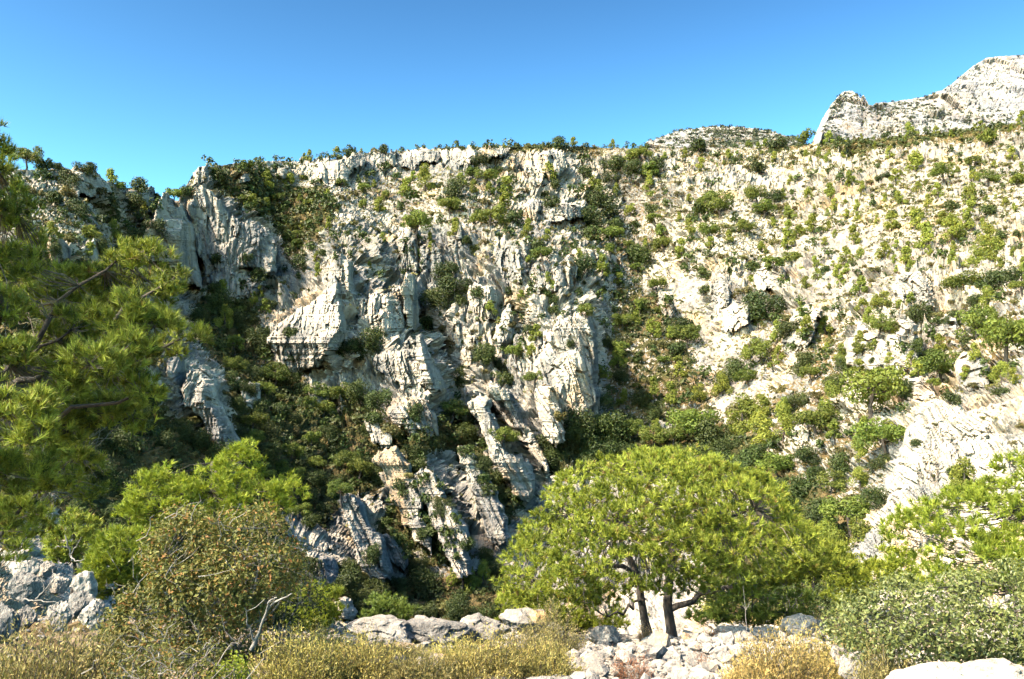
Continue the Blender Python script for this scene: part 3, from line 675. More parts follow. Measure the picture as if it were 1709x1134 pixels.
CRAGS = [
    # name, outline, label, thick, crest, lean, flute
    (FIN, [(262, 330), (270, 325), (285, 325), (293, 345), (301, 342), (312, 360), (318, 380), (328, 420), (343, 489), (325, 482), (300, 470), (272, 442), (246, 432), (240, 382), (255, 365)], 'knobby rock tower at the saddle with a long dark shaded flank', 0.95, 0.74, 0.1, 0.6),
    (CLF, [(313, 342), (325, 318), (341, 309), (367, 331), (378, 353), (397, 361), (423, 372), (448, 383), (458, 413), (460, 442), (463, 459), (437, 459), (415, 442), (392, 460), (380, 494), (367, 494), (350, 480), (334, 440), (322, 390)], 'tall sunlit banded cliff face beside the dark-flanked tower', 0.22, 0.8, 0.2, 0.8),
    (CLF, [(345, 450), (400, 445), (440, 455), (450, 478), (420, 500), (380, 500), (352, 488)], 'low stepped rock band at the foot of the banded cliff', 0.2, 0.7, 0.5, 0.9),
    (CLF, [(497, 274), (520, 266), (580, 263), (590, 258), (610, 256), (608, 284), (585, 294), (572, 304), (553, 312), (530, 302), (500, 295)], 'rim cliff at the top of the thicket, first of the plateau edge', 0.15, 0.75, 0.55, 0.7),
    (CLF, [(606, 257), (640, 253), (664, 250), (664, 278), (640, 283), (625, 290), (606, 284)], 'short columned rim cliff next to the first rim cliff', 0.15, 0.75, 0.55, 0.7),
    (CLF, [(660, 253), (700, 248), (735, 247), (738, 270), (712, 272), (695, 284), (672, 280), (660, 276)], 'rim cliff of upright blocks in the middle of the plateau edge', 0.15, 0.75, 0.55, 0.7),
    (CLF, [(733, 248), (780, 246), (842, 246), (852, 252), (840, 263), (800, 268), (770, 278), (752, 281), (738, 270)], 'long low rim cliff above the smooth scree patch', 0.15, 0.75, 0.55, 0.7),
    (CLF, [(872, 262), (890, 252), (920, 248), (948, 256), (952, 275), (940, 292), (915, 312), (890, 310), (874, 290)], 'rounded rock face under the rim at the end of the scree patch', 0.25, 0.7, 0.4, 1.0),
    (OUT, [(322, 290), (332, 276), (348, 274), (350, 300), (338, 308), (324, 305)], 'small block on the brink of the high cliff', 0.5, 0.7, 0.2, 0.7),
    (OUT, [(397, 300), (404, 289), (416, 290), (419, 306), (405, 310)], 'grey knob among the thicket below the cliff top', 0.5, 0.6, 0.2, 0.6),
    (OUT, [(452, 292), (462, 276), (482, 276), (486, 296), (468, 302)], 'broad grey block at the upper end of the thicket', 0.5, 0.6, 0.2, 0.6),
    (FIN, [(438, 575), (455, 552), (478, 530), (495, 514), (515, 503), (535, 490), (547, 478), (556, 457), (564, 470), (576, 520), (584, 562), (580, 582), (566, 592), (550, 602), (528, 612), (508, 620), (497, 627), (470, 612), (455, 592), (443, 565)], 'split rock fin with deep black clefts on its shaded side', 1.0, 0.8, 0.12, 0.95),
    (FIN, [(541, 462), (546, 437), (560, 420), (577, 422), (588, 440), (593, 480), (602, 505), (599, 545), (590, 584), (574, 580), (560, 500)], 'pale fin standing right behind the split fin', 1.0, 0.72, 0.1, 0.7, 8),
    (CLF, [(592, 503), (615, 490), (640, 489), (656, 494), (674, 500), (678, 546), (660, 557), (640, 562), (620, 554), (600, 562)], 'grey columned cliff between the split fin and the needle', 0.3, 0.7, 0.15, 1.3),
    (FIN, [(671, 478), (678, 458), (685, 454), (693, 462), (698, 500), (701, 548), (690, 557), (680, 542), (674, 512)], 'slender upright needle of rock above the black cleft', 1.1, 0.66, 0.05, 0.45, -8),
    (CLF, [(660, 400), (675, 384), (695, 380), (702, 400), (702, 455), (690, 460), (672, 450)], 'square-topped buttress above the needle', 0.6, 0.66, 0.2, 0.9),
    (CLF, [(702, 410), (720, 402), (735, 420), (738, 452), (720, 460), (704, 455)], 'shadowed rock face next to the square-topped buttress', 0.4, 0.3, 0.2, 0.9),
    (OUT, [(744, 395), (755, 370), (770, 372), (776, 400), (770, 436), (752, 436)], 'pointed grey crag between the buttress and the cliff pine', 0.6, 0.6, 0.25, 0.8),
    (FIN, [(690, 556), (705, 560), (719, 590), (736, 628), (747, 655), (722, 660), (706, 640), (696, 600)], 'leaning blade of rock under the needle', 1.1, 0.55, 0.1, 0.5, -6),
    (OUT, [(640, 500), (655, 484), (672, 488), (678, 520), (676, 553), (655, 560), (642, 540)], 'rough pillar touching the needle', 0.5, 0.65, 0.2, 1.1),
    (OUT, [(764, 590), (776, 578), (790, 585), (790, 615), (775, 620), (765, 610)], 'bright block at the mouth of the black cleft', 0.6, 0.75, 0.2, 0.7),
    (CLF, [(735, 540), (760, 532), (785, 545), (800, 570), (785, 585), (765, 580), (745, 560)], 'pale shelf above the black cleft', 0.3, 0.7, 0.4, 0.9),
    (FIN, [(818, 572), (828, 540), (840, 518), (850, 504), (857, 520), (858, 572), (842, 584)], 'steep wedge of rock with a blackened side', 0.8, 0.68, 0.1, 0.9),
    (CLF, [(890, 600), (905, 560), (925, 540), (950, 526), (985, 514), (994, 524), (999, 580), (1001, 650), (996, 712), (976, 716), (950, 717), (920, 713), (905, 682), (888, 640)], 'great sunlit buttress with a vertical dark edge', 0.5, 0.88, 0.08, 0.95),
    (CLF, [(858, 560), (880, 548), (900, 550), (906, 600), (895, 650), (870, 640), (856, 610)], 'stained cliff on the flank of the great buttress', 0.25, 0.75, 0.2, 1.2),
    (FIN, [(890, 655), (908, 642), (930, 645), (939, 690), (943, 742), (926, 747), (910, 727), (895, 692)], 'isolated block with a dark back at the foot of the great buttress', 0.7, 0.62, 0.1, 0.9, -8),
    (CLF, [(820, 445), (830, 415), (850, 399), (880, 400), (886, 440), (882, 472), (850, 482), (825, 472)], 'cream cliff above the steep wedge', 0.3, 0.75, 0.3, 1.1),
    (CLF, [(878, 448), (905, 432), (955, 428), (962, 445), (957, 482), (930, 492), (895, 489), (877, 476)], 'fluted cliff band under the lone cliff pine', 0.3, 0.8, 0.2, 1.3),
    (CLF, [(955, 418), (985, 412), (1020, 420), (1042, 440), (1020, 452), (985, 448), (957, 445)], 'grey shaded rock step beside the green gully', 0.4, 0.25, 0.2, 1.2),
    (OUT, [(868, 345), (900, 336), (945, 338), (980, 350), (975, 368), (930, 372), (880, 370)], 'broken rock band below the rounded face', 0.3, 0.75, 0.3, 1.1),
    (CLF, [(780, 480), (800, 470), (830, 486), (822, 530), (800, 540), (782, 515)], 'pair of short pale ribs above the shelf', 0.4, 0.7, 0.2, 1.2),
    (OUT, [(620, 598), (640, 585), (665, 580), (684, 560), (699, 572), (706, 602), (717, 642), (702, 652), (680, 650), (658, 642), (634, 622)], 'ragged pale crag below the grey columned cliff', 0.5, 0.75, 0.25, 1.2),
    (OUT, [(641, 692), (655, 672), (690, 656), (716, 665), (729, 690), (736, 727), (715, 732), (690, 724), (660, 707)], 'hump of grooved rock with a blue-grey shaded front', 0.5, 0.5, 0.2, 1.1),
    (SLB, [(620, 762), (640, 748), (665, 745), (681, 770), (692, 790), (707, 840), (714, 880), (718, 924), (700, 907), (680, 882), (659, 842), (643, 802)], 'long smooth slab slanting down to the ravine floor', 0.70, 0.82, 0.33, 0.60, -3),
    (SLB, [(685, 792), (710, 780), (731, 800), (746, 830), (766, 850), (782, 890), (788, 962), (760, 968), (744, 932), (734, 902), (719, 862), (699, 822)], 'ragged slab next to the long smooth slab', 0.75, 0.8, 0.28, 0.83, -3),
    (SLB, [(763, 748), (785, 750), (806, 770), (817, 800), (837, 830), (852, 870), (854, 907), (826, 914), (810, 892), (799, 852), (784, 812), (773, 782)], 'pillar-ended slab right beside the umbrella pine crown', 0.85, 0.68, 0.23, 0.83, -3),
    (SLB, [(781, 672), (800, 655), (821, 670), (832, 700), (837, 730), (852, 755), (882, 765), (899, 790), (892, 817), (880, 847), (860, 832), (839, 797), (818, 767), (806, 737), (793, 702)], 'bent slab with a smooth pale face and an overhung end', 0.75, 0.78, 0.28, 0.68, -3),
    (SLB, [(813, 642), (825, 630), (851, 650), (871, 690), (887, 720), (907, 750), (917, 787), (900, 782), (880, 752), (859, 712), (834, 672)], 'thin slab running behind the bent slab', 0.85, 0.7, 0.28, 0.68, -3),
    (SLB, [(566, 837), (580, 818), (601, 830), (612, 860), (622, 880), (642, 900), (657, 962), (640, 973), (615, 963), (596, 942), (593, 912), (578, 872)], 'lowest slab at the edge of the wooded ravine', 0.75, 0.8, 0.28, 0.68, -3),
    (SLB, [(634, 895), (650, 885), (669, 905), (684, 936), (677, 955), (655, 943), (644, 917)], 'short slab tucked against the lowest slab', 0.75, 0.75, 0.28, 0.60, -3),
    (SLB, [(625, 700), (645, 720), (660, 745), (640, 745), (612, 725), (600, 700)], 'low pale crest at the head of the smooth slab', 0.65, 0.75, 0.28, 0.75, -3),
    (OUT, [(301, 645), (311, 622), (335, 609), (351, 620), (363, 640), (372, 680), (392, 722), (412, 757), (402, 768), (370, 772), (354, 742), (339, 702), (308, 682)], 'fluted outcrop with a rounded head and grey shaded skirt', 0.6, 0.6, 0.25, 1.0),
    (OUT, [(268, 602), (290, 584), (306, 595), (306, 640), (298, 667), (274, 642)], 'grey shoulder of rock leaning on the fluted outcrop', 0.5, 0.7, 0.25, 0.9),
    (OUT, [(229, 610), (242, 597), (258, 600), (268, 625), (255, 636), (234, 630)], 'small white rock half hidden by the overhanging pine', 0.5, 0.7, 0.25, 0.7),
    (FIN, [(514, 655), (522, 632), (532, 640), (539, 686), (527, 688)], 'thin tooth of rock in the wooded ravine', 0.8, 0.65, 0.1, 0.6),
    (OUT, [(560, 622), (570, 615), (586, 640), (593, 668), (578, 664), (565, 640)], 'small pale rib in the woods below the pale fin', 0.6, 0.7, 0.2, 0.7),
    (OUT, [(400, 655), (415, 636), (433, 640), (436, 665), (425, 680), (405, 676)], 'low cracked rock in the brush near the fluted outcrop', 0.5, 0.7, 0.25, 0.8),
    (OUT, [(61, 405), (70, 393), (92, 391), (112, 400), (117, 440), (105, 456), (80, 450), (63, 430)], 'pair of rounded upright blocks on the near hill', 0.4, 0.6, 0.1, 1.0),
    (OUT, [(137, 415), (148, 402), (168, 400), (178, 420), (172, 442), (150, 444), (138, 432)], 'cube-shaped block on the near hill above the pine', 0.5, 0.45, 0.1, 0.7),
    (OUT, [(230, 385), (245, 372), (262, 378), (268, 410), (262, 434), (240, 430), (231, 410)], 'grooved rock below the knobby tower', 0.5, 0.7, 0.15, 0.9),
    (CLF, [(105, 290), (125, 278), (152, 283), (178, 301), (190, 318), (160, 330), (120, 320)], 'bare rock hump on the skyline of the near hill', 0.3, 0.7, 0.3, 0.8),
    (CLF, [(208, 322), (225, 313), (252, 315), (267, 330), (262, 345), (230, 345), (212, 338)], 'cracked skyline rock above the saddle', 0.3, 0.7, 0.3, 0.8),
    (OUT, [(1490, 483), (1497, 460), (1520, 450), (1545, 455), (1557, 480), (1562, 512), (1530, 517), (1500, 507)], 'round white dome of rock on the bright slope', 0.4, 0.7, 0.25, 0.8),
    (CLF, [(1408, 592), (1420, 560), (1450, 520), (1475, 514), (1490, 530), (1510, 525), (1531, 550), (1538, 600), (1534, 627), (1500, 627), (1470, 622), (1430, 622), (1410, 612)], 'pitted white crag with a small dark hole', 0.35, 0.8, 0.2, 1.0),
    (OUT, [(1470, 630), (1510, 625), (1550, 630), (1562, 660), (1545, 675), (1500, 660)], 'ledge of white rock under the pitted crag', 0.35, 0.75, 0.35, 1.0),
    (OUT, [(1592, 610), (1605, 588), (1635, 585), (1653, 610), (1650, 645), (1625, 655), (1600, 640)], 'upright white block beside the spreading pine', 0.4, 0.75, 0.25, 0.9),
    (OUT, [(1558, 545), (1572, 528), (1592, 530), (1600, 555), (1590, 570), (1564, 566)], 'white block above the spreading pine', 0.4, 0.75, 0.25, 0.8),
    (OUT, [(1415, 660), (1430, 642), (1462, 642), (1480, 655), (1476, 672), (1440, 676)], 'white rock at the head of the twin pines', 0.4, 0.75, 0.25, 0.8),
    (CLF, [(1526, 700), (1540, 674), (1580, 660), (1602, 674), (1625, 682), (1660, 672), (1720, 660), (1720, 720), (1640, 745), (1570, 740), (1530, 730)], 'top step of the broad white promontory behind the bright pine', 0.15, 0.7, 0.3, 1.0),
    (CLF, [(1500, 770), (1516, 715), (1535, 700), (1570, 715), (1580, 760), (1570, 810), (1540, 830), (1500, 830), (1490, 800)], 'smooth-cornered white wall at the prow of the promontory', 0.3, 0.55, 0.25, 0.9),
    (CLF, [(1566, 740), (1620, 728), (1680, 735), (1720, 730), (1725, 800), (1660, 820), (1600, 830), (1570, 810)], 'wide pale wall of the promontory above the bright pine', 0.15, 0.7, 0.3, 1.0),
    (CLF, [(1478, 870), (1486, 825), (1510, 805), (1550, 815), (1570, 850), (1560, 910), (1500, 930), (1470, 905)], 'lower white wall under the prow of the promontory', 0.3, 0.6, 0.3, 1.0),
    (OUT, [(1412, 925), (1428, 892), (1460, 880), (1482, 890), (1492, 930), (1460, 950), (1425, 948)], 'white toe of rock at the foot of the promontory', 0.4, 0.6, 0.3, 0.9),
    (OUT, [(1180, 470), (1195, 455), (1212, 470), (1216, 505), (1200, 530), (1186, 510)], 'grey rock rib beside the stony chute', 0.4, 0.6, 0.3, 1.0),
    (OUT, [(1205, 520), (1225, 500), (1250, 505), (1256, 545), (1230, 560), (1208, 555)], 'pale knuckle of rock above the scree fan', 0.4, 0.75, 0.3, 1.0),
    (OUT, [(1095, 505), (1110, 490), (1125, 500), (1122, 530), (1105, 535)], 'little white spur in the tangled slope', 0.4, 0.7, 0.3, 1.0),
    (CLF, [(1255, 450), (1280, 435), (1310, 445), (1308, 480), (1280, 490), (1258, 480)], 'broken crag at the lower end of the hollow', 0.3, 0.75, 0.3, 1.1),
    (CLF, [(1305, 560), (1330, 515), (1350, 505), (1372, 520), (1360, 560), (1330, 590), (1310, 590)], 'blocky crag between the hollow and the crags', 0.3, 0.75, 0.3, 1.1),
    (OUT, [(1316, 730), (1330, 706), (1350, 710), (1350, 740), (1330, 752)], 'squat white rock beside the shadowed pine', 0.4, 0.7, 0.3, 0.9),
    (SLB, [(468, 960), (480, 953), (520, 955), (550, 972), (560, 985), (540, 992), (500, 985)], 'pale ledge peeping over the green brush', 0.2, 0.6, 0.4, 0.8),
    (OUT, [(522, 935), (540, 922), (562, 935), (572, 972), (560, 985), (535, 970)], 'grey cracked block above the pale ledge', 0.5, 0.5, 0.2, 0.8),
    (OUT, [(558, 1005), (575, 990), (590, 995), (598, 1020), (585, 1034), (562, 1030)], 'split block at the brink below the pale ledge', 0.6, 0.4, 0.2, 0.8),
    (SLB, [(470, 862), (490, 850), (520, 868), (548, 890), (555, 915), (530, 920), (500, 905), (475, 890)], 'flat sunlit shelf beside the wooded ravine', 0.15, 0.6, 0.6, 0.7),
]
for i, c in enumerate(CRAGS):
    nm, poly, lab, th, cr, le, fl = c[:7]
    yo = c[7] if len(c) > 7 else 0.0
    crag(nm, poly, lab, thick=th, crest=cr, lean=le, flute=fl, yo=yo, seed=i, lat=0.22 if 'promontory' in lab else 0.7, cat={'rock_pinnacle': 'pinnacle', 'cliff': 'cliff', 'rock_slab': 'slab', 'rock_outcrop': 'outcrop'}[nm])
# ================================================================== plants on the slope
M_PINE = leaf_mat('pine_needles_far', (0.055, 0.080, 0.012), (0.170, 0.210, 0.032), trans=0.25)
M_YOUNG = leaf_mat('young_pine_needles_far', (0.095, 0.125, 0.016), (0.275, 0.310, 0.050), trans=0.3)
M_SHRUB = leaf_mat('evergreen_leaves_far', (0.020, 0.032, 0.008), (0.072, 0.098, 0.020), trans=0.15)
M_BUSH = leaf_mat('heath_leaves_far', (0.085, 0.080, 0.026), (0.170, 0.160, 0.050), trans=0.2, objvar=0.8)
M_BARK = bark_mat('pine_bark', (0.022, 0.018, 0.014), (0.10, 0.08, 0.062))
M_TWIG = bark_mat('grey_twigs', (0.10, 0.09, 0.075), (0.26, 0.235, 0.20))

def cards(C, Nn, size, rng, asp=0.62):
    """small leaf faces with centres C and normals Nn"""
    n_ = len(C)
    Nn = Nn / (np.linalg.norm(Nn, axis=1)[:, None] + 1e-9)
    t = np.cross(Nn, rng.normal(size=(n_, 3))); t /= np.linalg.norm(t, axis=1)[:, None] + 1e-9
    b = np.cross(Nn, t)
    s = (size * rng.uniform(0.65, 1.35, n_))[:, None]
    bend = Nn * s * 0.18
    V = np.stack([C - t * s, C - b * s * asp + bend, C + t * s, C + b * s * asp + bend], 1)
    Q = np.arange(n_ * 4).reshape(n_, 4)
    return V.reshape(-1, 3), Q

def lobed(rng, lobes, n_leaf, size, zsq=1.0, up=0.25):
    """leaves over the surfaces of lobes [(centre, radius)]"""
    c = np.array([l[0] for l in lobes], float); r = np.array([l[1] for l in lobes], float)
    k = rng.choice(len(r), n_leaf, p=r ** 2 / (r ** 2).sum())
    v = rng.normal(size=(n_leaf, 3)); v[:, 2] += up; v /= np.linalg.norm(v, axis=1)[:, None]
    P = c[k] + v * (r[k] * rng.uniform(0.62, 1.12, n_leaf))[:, None] * np.array([1, 1, zsq])
    nn_ = v + rng.normal(0, 0.55, (n_leaf, 3)) + np.array([0, 0, 0.25])
    V, Q = cards(P, nn_, size, rng)
    tl = rng.uniform(0, 1, len(r))
    tint = np.clip(0.25 + 0.4 * tl[k] + rng.normal(0, 0.17, n_leaf), 0, 1)
    return V, Q, np.repeat(tint, 4)

def proto_shrub(rng, nl=1150, ls=0.043):
    h = rng.uniform(0.62, 0.9)
    lobes = []
    for _ in range(13):
        a = rng.uniform(0, 2 * math.pi); rr = 0.33 * math.sqrt(rng.uniform())
        z = h * rng.uniform(0.18, 0.78) * (1 - 0.9 * rr ** 1.2)
        lobes.append(((rr * math.cos(a), rr * math.sin(a), z), rng.uniform(0.13, 0.24)))
    g = Geo(); g.add(*lobed(rng, lobes, nl, ls))
    return g

def proto_bush(rng):
    lobes = []
    for _ in range(10):
        a = rng.uniform(0, 2 * math.pi); rr = 0.40 * math.sqrt(rng.uniform())
        lobes.append(((rr * math.cos(a), rr * math.sin(a), rng.uniform(0.06, 0.28)), rng.uniform(0.1, 0.19)))
    g = Geo(); g.add(*lobed(rng, lobes, 650, 0.044, 0.85, 0.4))
    return g

def proto_young(rng, nl=1100, ls=0.044):
    h = rng.uniform(0.85, 1.15)
    lobes = []
    for _ in range(15):
        t = rng.uniform(0.08, 1); a = rng.uniform(0, 2 * math.pi)
        rr = 0.40 * (1 - t) ** 0.6 * rng.uniform(0.5, 1)
        lobes.append(((rr * math.cos(a), rr * math.sin(a), h * (0.1 + 0.82 * t)), rng.uniform(0.1, 0.19)))
    g = Geo(); g.add(*lobed(rng, lobes, nl, ls, 1.0))
    t_ = Geo(); tube(t_, [(0, 0, -0.15), (0.01, 0, 0.3), (0.0, 0.01, h * 0.8)], [0.035, 0.028, 0.008], 5)
    return g, t_

def proto_pine(rng, nl=1250, ls=0.042):
    h = rng.uniform(0.72, 0.9)
    lean = np.array([rng.normal(0, 0.10), rng.normal(0, 0.08), 0])
    top = np.array([0, 0, h * 0.62]) + lean
    t_ = Geo()
    tube(t_, wobble((0, 0, -0.15), top, rng, 6, 0.03), np.linspace(0.042, 0.022, 6), 6)
    lobes = []
    for k in range(17):
        a = rng.uniform(0, 2 * math.pi); rr = 0.38 * math.sqrt(rng.uniform())
        z = h * (0.88 - 0.9 * rr * rr - rng.uniform(0, 0.42))
        c = np.array([rr * math.cos(a), rr * math.sin(a), z]) + lean
        lobes.append((c, rng.uniform(0.12, 0.2)))
        if k % 2 == 0:
            tube(t_, wobble(top * rng.uniform(0.7, 1.0), c, rng, 4, 0.05), [0.016, 0.012, 0.008, 0.004], 4)
    g = Geo(); g.add(*lobed(rng, lobes, nl, ls, 0.75, 0.35))
    return g, t_

PRO = {'p': [], 'y': [], 's': [], 'b': []}
for i in range(8):
    r_ = np.random.default_rng(200 + i)
    g, t_ = proto_pine(r_); PRO['p'].append((g.mesh('pine_crown', M_PINE), t_.mesh('pine_trunk', M_BARK, True)))
    g, t_ = proto_young(r_); PRO['y'].append((g.mesh('young_pine_crown', M_YOUNG), t_.mesh('young_pine_trunk', M_BARK, True)))
    PRO['s'].append((proto_shrub(r_).mesh('evergreen_shrub', M_SHRUB), None))
    PRO['b'].append((proto_bush(r_).mesh('low_bush', M_BUSH), None))

HI = {'p': [], 'y': [], 's': [], 'b': PRO['b']}
for i in range(6):
    r_ = np.random.default_rng(260 + i)
    g, t_ = proto_pine(r_, 3400, 0.0235); HI['p'].append((g.mesh('pine_crown', M_PINE), t_.mesh('pine_trunk', M_BARK, True)))
    g, t_ = proto_young(r_, 3200, 0.024); HI['y'].append((g.mesh('young_pine_crown', M_YOUNG), t_.mesh('young_pine_trunk', M_BARK, True)))
    HI['s'].append((proto_shrub(r_, 3200, 0.024).mesh('evergreen_shrub', M_SHRUB), None))
# plants that can be picked out: base px, base py, width px, kind
PICK = [
    (1207, 362, 46, 'p'), (1274, 366, 38, 'p'), (1245, 394, 34, 'p'), (1184, 404, 34, 'p'), (1110, 426, 36, 'p'), (1322, 445, 30, 'p'), (1292, 456, 28, 'p'), (1261, 291, 27, 's'), (1347, 240, 26, 'p'), (1297, 251, 28, 's'), (1162, 256, 30, 's'), (1067, 276, 38, 'p'), (1020, 286, 34, 's'),
    (1140, 560, 42, 's'), (1147, 582, 38, 'p'), (1272, 606, 42, 'p'), (1276, 532, 56, 's'), (1266, 547, 34, 'y'), (1182, 466, 30, 's'), (1178, 490, 22, 's'), (1370, 536, 34, 's'), (1320, 560, 40, 's'), (1065, 442, 46, 's'), (1376, 458, 17, 's'), (1385, 326, 16, 'y'),
    (1578, 300, 36, 'p'), (1646, 312, 31, 'p'), (1640, 251, 28, 'p'), (1630, 281, 26, 'p'), (1502, 343, 21, 'y'), (1495, 309, 20, 'y'), (1481, 298, 14, 's'), (1468, 301, 13, 's'), (1421, 309, 23, 'y'), (1386, 331, 20, 'y'), (1431, 351, 14, 'y'), (1414, 366, 14, 'y'), (1393, 353, 18, 'y'), (1529, 286, 30, 'y'), (1590, 351, 22, 's'), (1620, 339, 28, 'y'),
    (1650, 361, 26, 's'), (1573, 376, 22, 'y'), (1527, 386, 26, 'y'), (1491, 364, 18, 's'), (1488, 386, 30, 'y'), (1590, 406, 44, 'y'), (1613, 386, 26, 'y'), (1648, 410, 34, 'y'), (1664, 425, 30, 'y'), (1672, 399, 20, 's'), (1702, 396, 20, 's'), (1700, 312, 28, 'p'), (1549, 416, 30, 'y'), (1512, 446, 28, 'y'), (1477, 433, 26, 'y'), (1425, 409, 24, 'y'),
    (1353, 391, 28, 'y'), (1334, 393, 20, 'y'), (1435, 491, 27, 'y'), (1472, 514, 36, 'y'), (1602, 496, 52, 'p'), (1590, 448, 20, 'y'), (1668, 482, 50, 's'), (1630, 446, 34, 'y'), (1465, 563, 36, 'p'), (1625, 573, 58, 'p'), (1577, 636, 64, 'p'), (1682, 612, 76, 'p'), (1530, 541, 45, 's'), (1528, 586, 24, 's'), (1553, 602, 30, 's'), (1512, 662, 40, 's'),
    (1455, 705, 92, 'p'), (1482, 768, 74, 'p'), (1360, 732, 58, 'p'), (1308, 732, 46, 'y'), (1408, 792, 44, 's'), (1425, 884, 72, 'p'), (1590, 674, 25, 's'), (1668, 662, 24, 's'), (1600, 802, 28, 's'), (1612, 832, 52, 'y'), (1529, 746, 18, 's'), (1700, 712, 20, 'b'), (1340, 622, 42, 's'), (1400, 652, 46, 's'), (1455, 606, 11, 's'),
    (812, 311, 32, 'p'), (830, 291, 24, 's'), (820, 381, 50, 'p'), (907, 441, 34, 'p'), (898, 421, 26, 's'), (920, 346, 28, 's'), (907, 333, 16, 's'), (925, 316, 22, 's'), (916, 301, 26, 'y'), (755, 331, 40, 's'), (751, 361, 40, 'p'), (710, 319, 40, 'y'), (693, 396, 44, 'p'), (792, 426, 26, 's'), (777, 406, 22, 's'), (1010, 361, 56, 's'), (990, 381, 45, 's'),
    (1022, 411, 40, 'p'), (985, 401, 30, 's'), (968, 466, 46, 's'), (1005, 461, 26, 'y'), (925, 506, 18, 's'), (925, 523, 18, 's'), (883, 559, 22, 's'), (975, 531, 25, 'p'), (951, 578, 14, 's'), (807, 606, 34, 's'), (836, 621, 30, 's'), (860, 606, 34, 'p'), (895, 646, 34, 'p'), (770, 511, 22, 's'), (799, 501, 26, 's'), (725, 511, 48, 's'), (762, 492, 52, 's'), (745, 461, 40, 's'),
    (710, 551, 30, 's'), (800, 277, 34, 's'), (830, 267, 30, 's'), (290, 331, 25, 'p'), (313, 327, 28, 's'), (532, 466, 21, 'y'), (540, 426, 18, 's'), (450, 556, 15, 's'), (482, 564, 25, 's'), (452, 514, 18, 's'), (487, 601, 14, 's'), (430, 471, 26, 's'), (410, 438, 22, 's'), (360, 441, 26, 's'), (360, 527, 45, 's'), (375, 552, 36, 'y'), (426, 592, 44, 's'), (500, 449, 26, 's'),
    (769, 647, 42, 's'), (806, 604, 34, 's'), (845, 642, 24, 's'), (833, 745, 42, 'p'), (775, 737, 46, 's'), (752, 702, 40, 'p'), (634, 684, 45, 's'), (815, 826, 26, 's'), (706, 862, 24, 's'), (667, 816, 26, 's'), (620, 942, 32, 's'), (723, 926, 34, 's'), (815, 942, 34, 's'), (615, 590, 50, 's'), (580, 600, 44, 's'), (690, 700, 30, 's'),
    (45, 284, 40, 'p'), (73, 286, 28, 's'), (95, 280, 20, 's'), (140, 290, 32, 's'), (582, 258, 22, 's'), (932, 242, 22, 's'), (640, 254, 18, 's'), (1345, 560, 30, 'y'), (1218, 640, 46, 's'), (1205, 660, 34, 'y'), (1160, 740, 70, 'p'), (1190, 745, 60, 's'), (1010, 735, 60, 's'), (960, 735, 60, 's'), (1000, 690, 44, 's'), (997, 640, 30, 'p'), (1340, 830, 60, 's'), (1300, 800, 50, 'p'), (1370, 870, 60, 's'),
    (215, 350, 46, 's'), (130, 360, 40, 's'), (160, 345, 26, 'b'), (85, 345, 30, 's'), (200, 480, 36, 's'), (150, 400, 34, 'y'), (190, 400, 26, 'y'),
    (930, 700, 30, 'b'), (850, 545, 24, 'b'), (1240, 725, 60, 'y'), (1270, 745, 56, 'y'), (1230, 690, 40, 'b'),
]
bpy.context.view_layer.update()
DG = bpy.context.evaluated_depsgraph_get()
def hit(px, py, far=700):
    d = ray(px, py)
    ok, loc, nor, idx, ob, mtx = SC.ray_cast(DG, Vector((0, 0, 0)), Vector(d).normalized(), distance=5000)
    if not ok or loc.y > far or ob.name.split('.')[0] in ('mountain', 'wooded_hill'):
        return None
    return np.array(loc)

rp = np.random.default_rng(11)
PLANTS = []
taken = []
for (x, y, w, k) in PICK:
    for dy in range(0, 24, 3):
        h_ = hit(x, y + dy)
        if h_ is not None: break
    if h_ is None: continue
    PLANTS.append((x, y, w, k, h_)); taken.append((x, y - w * 0.3, w))
KIND = {'p': ('pine_tree', 'pine'), 'y': ('young_pine', 'pine'), 's': ('evergreen_shrub', 'shrub'), 'b': ('low_bush', 'bush')}
for ai, (phrase, start, poly, sp, mix, size, soil_) in enumerate(AREAS):
    xs = [p[0] for p in poly]; ys = [p[1] for p in poly]
    ks = list(mix); pr = np.array([mix[k] for k in ks], float); pr /= pr.sum()
    tries = int((max(xs) - min(xs)) * (max(ys) - min(ys)) / sp ** 2 * 5)
    for _ in range(tries):
        x, y = rp.uniform(min(xs), max(xs)), rp.uniform(min(ys), max(ys))
        if not inpoly(np.array([x]), np.array([y]), poly)[0]: continue
        w = rp.uniform(*size) * rp.choice([0.8, 1.0, 1.15])
        if any((x - a) ** 2 + (1.5 * (y - w * 0.3 - b)) ** 2 < max(sp * 1.0, 0.40 * (w + c)) ** 2 for a, b, c in taken if abs(a - x) < 90):
            continue
        k = ks[rp.choice(len(ks), p=pr)]
        if k == 'b': w *= 0.85
        h_ = hit(x, y)
        if h_ is None: continue
        PLANTS.append((x, y, w, k, h_)); taken.append((x, y - w * 0.3, w))

def ordinal(n_):
    ones = ['', 'first', 'second', 'third', 'fourth', 'fifth', 'sixth', 'seventh', 'eighth', 'ninth', 'tenth', 'eleventh', 'twelfth', 'thirteenth', 'fourteenth', 'fifteenth', 'sixteenth', 'seventeenth', 'eighteenth', 'nineteenth']
    if n_ < 20: return ones[n_]
    tens = ['', '', 'twenty', 'thirty', 'forty', 'fifty', 'sixty', 'seventy', 'eighty', 'ninety']
    t, o = divmod(n_, 10)
    if n_ >= 100: return 'hundred-and-' + ordinal(n_ - 100) if n_ > 100 else 'hundredth'
    return (tens[t][:-1] + 'ieth') if o == 0 else tens[t] + '-' + ones[o]

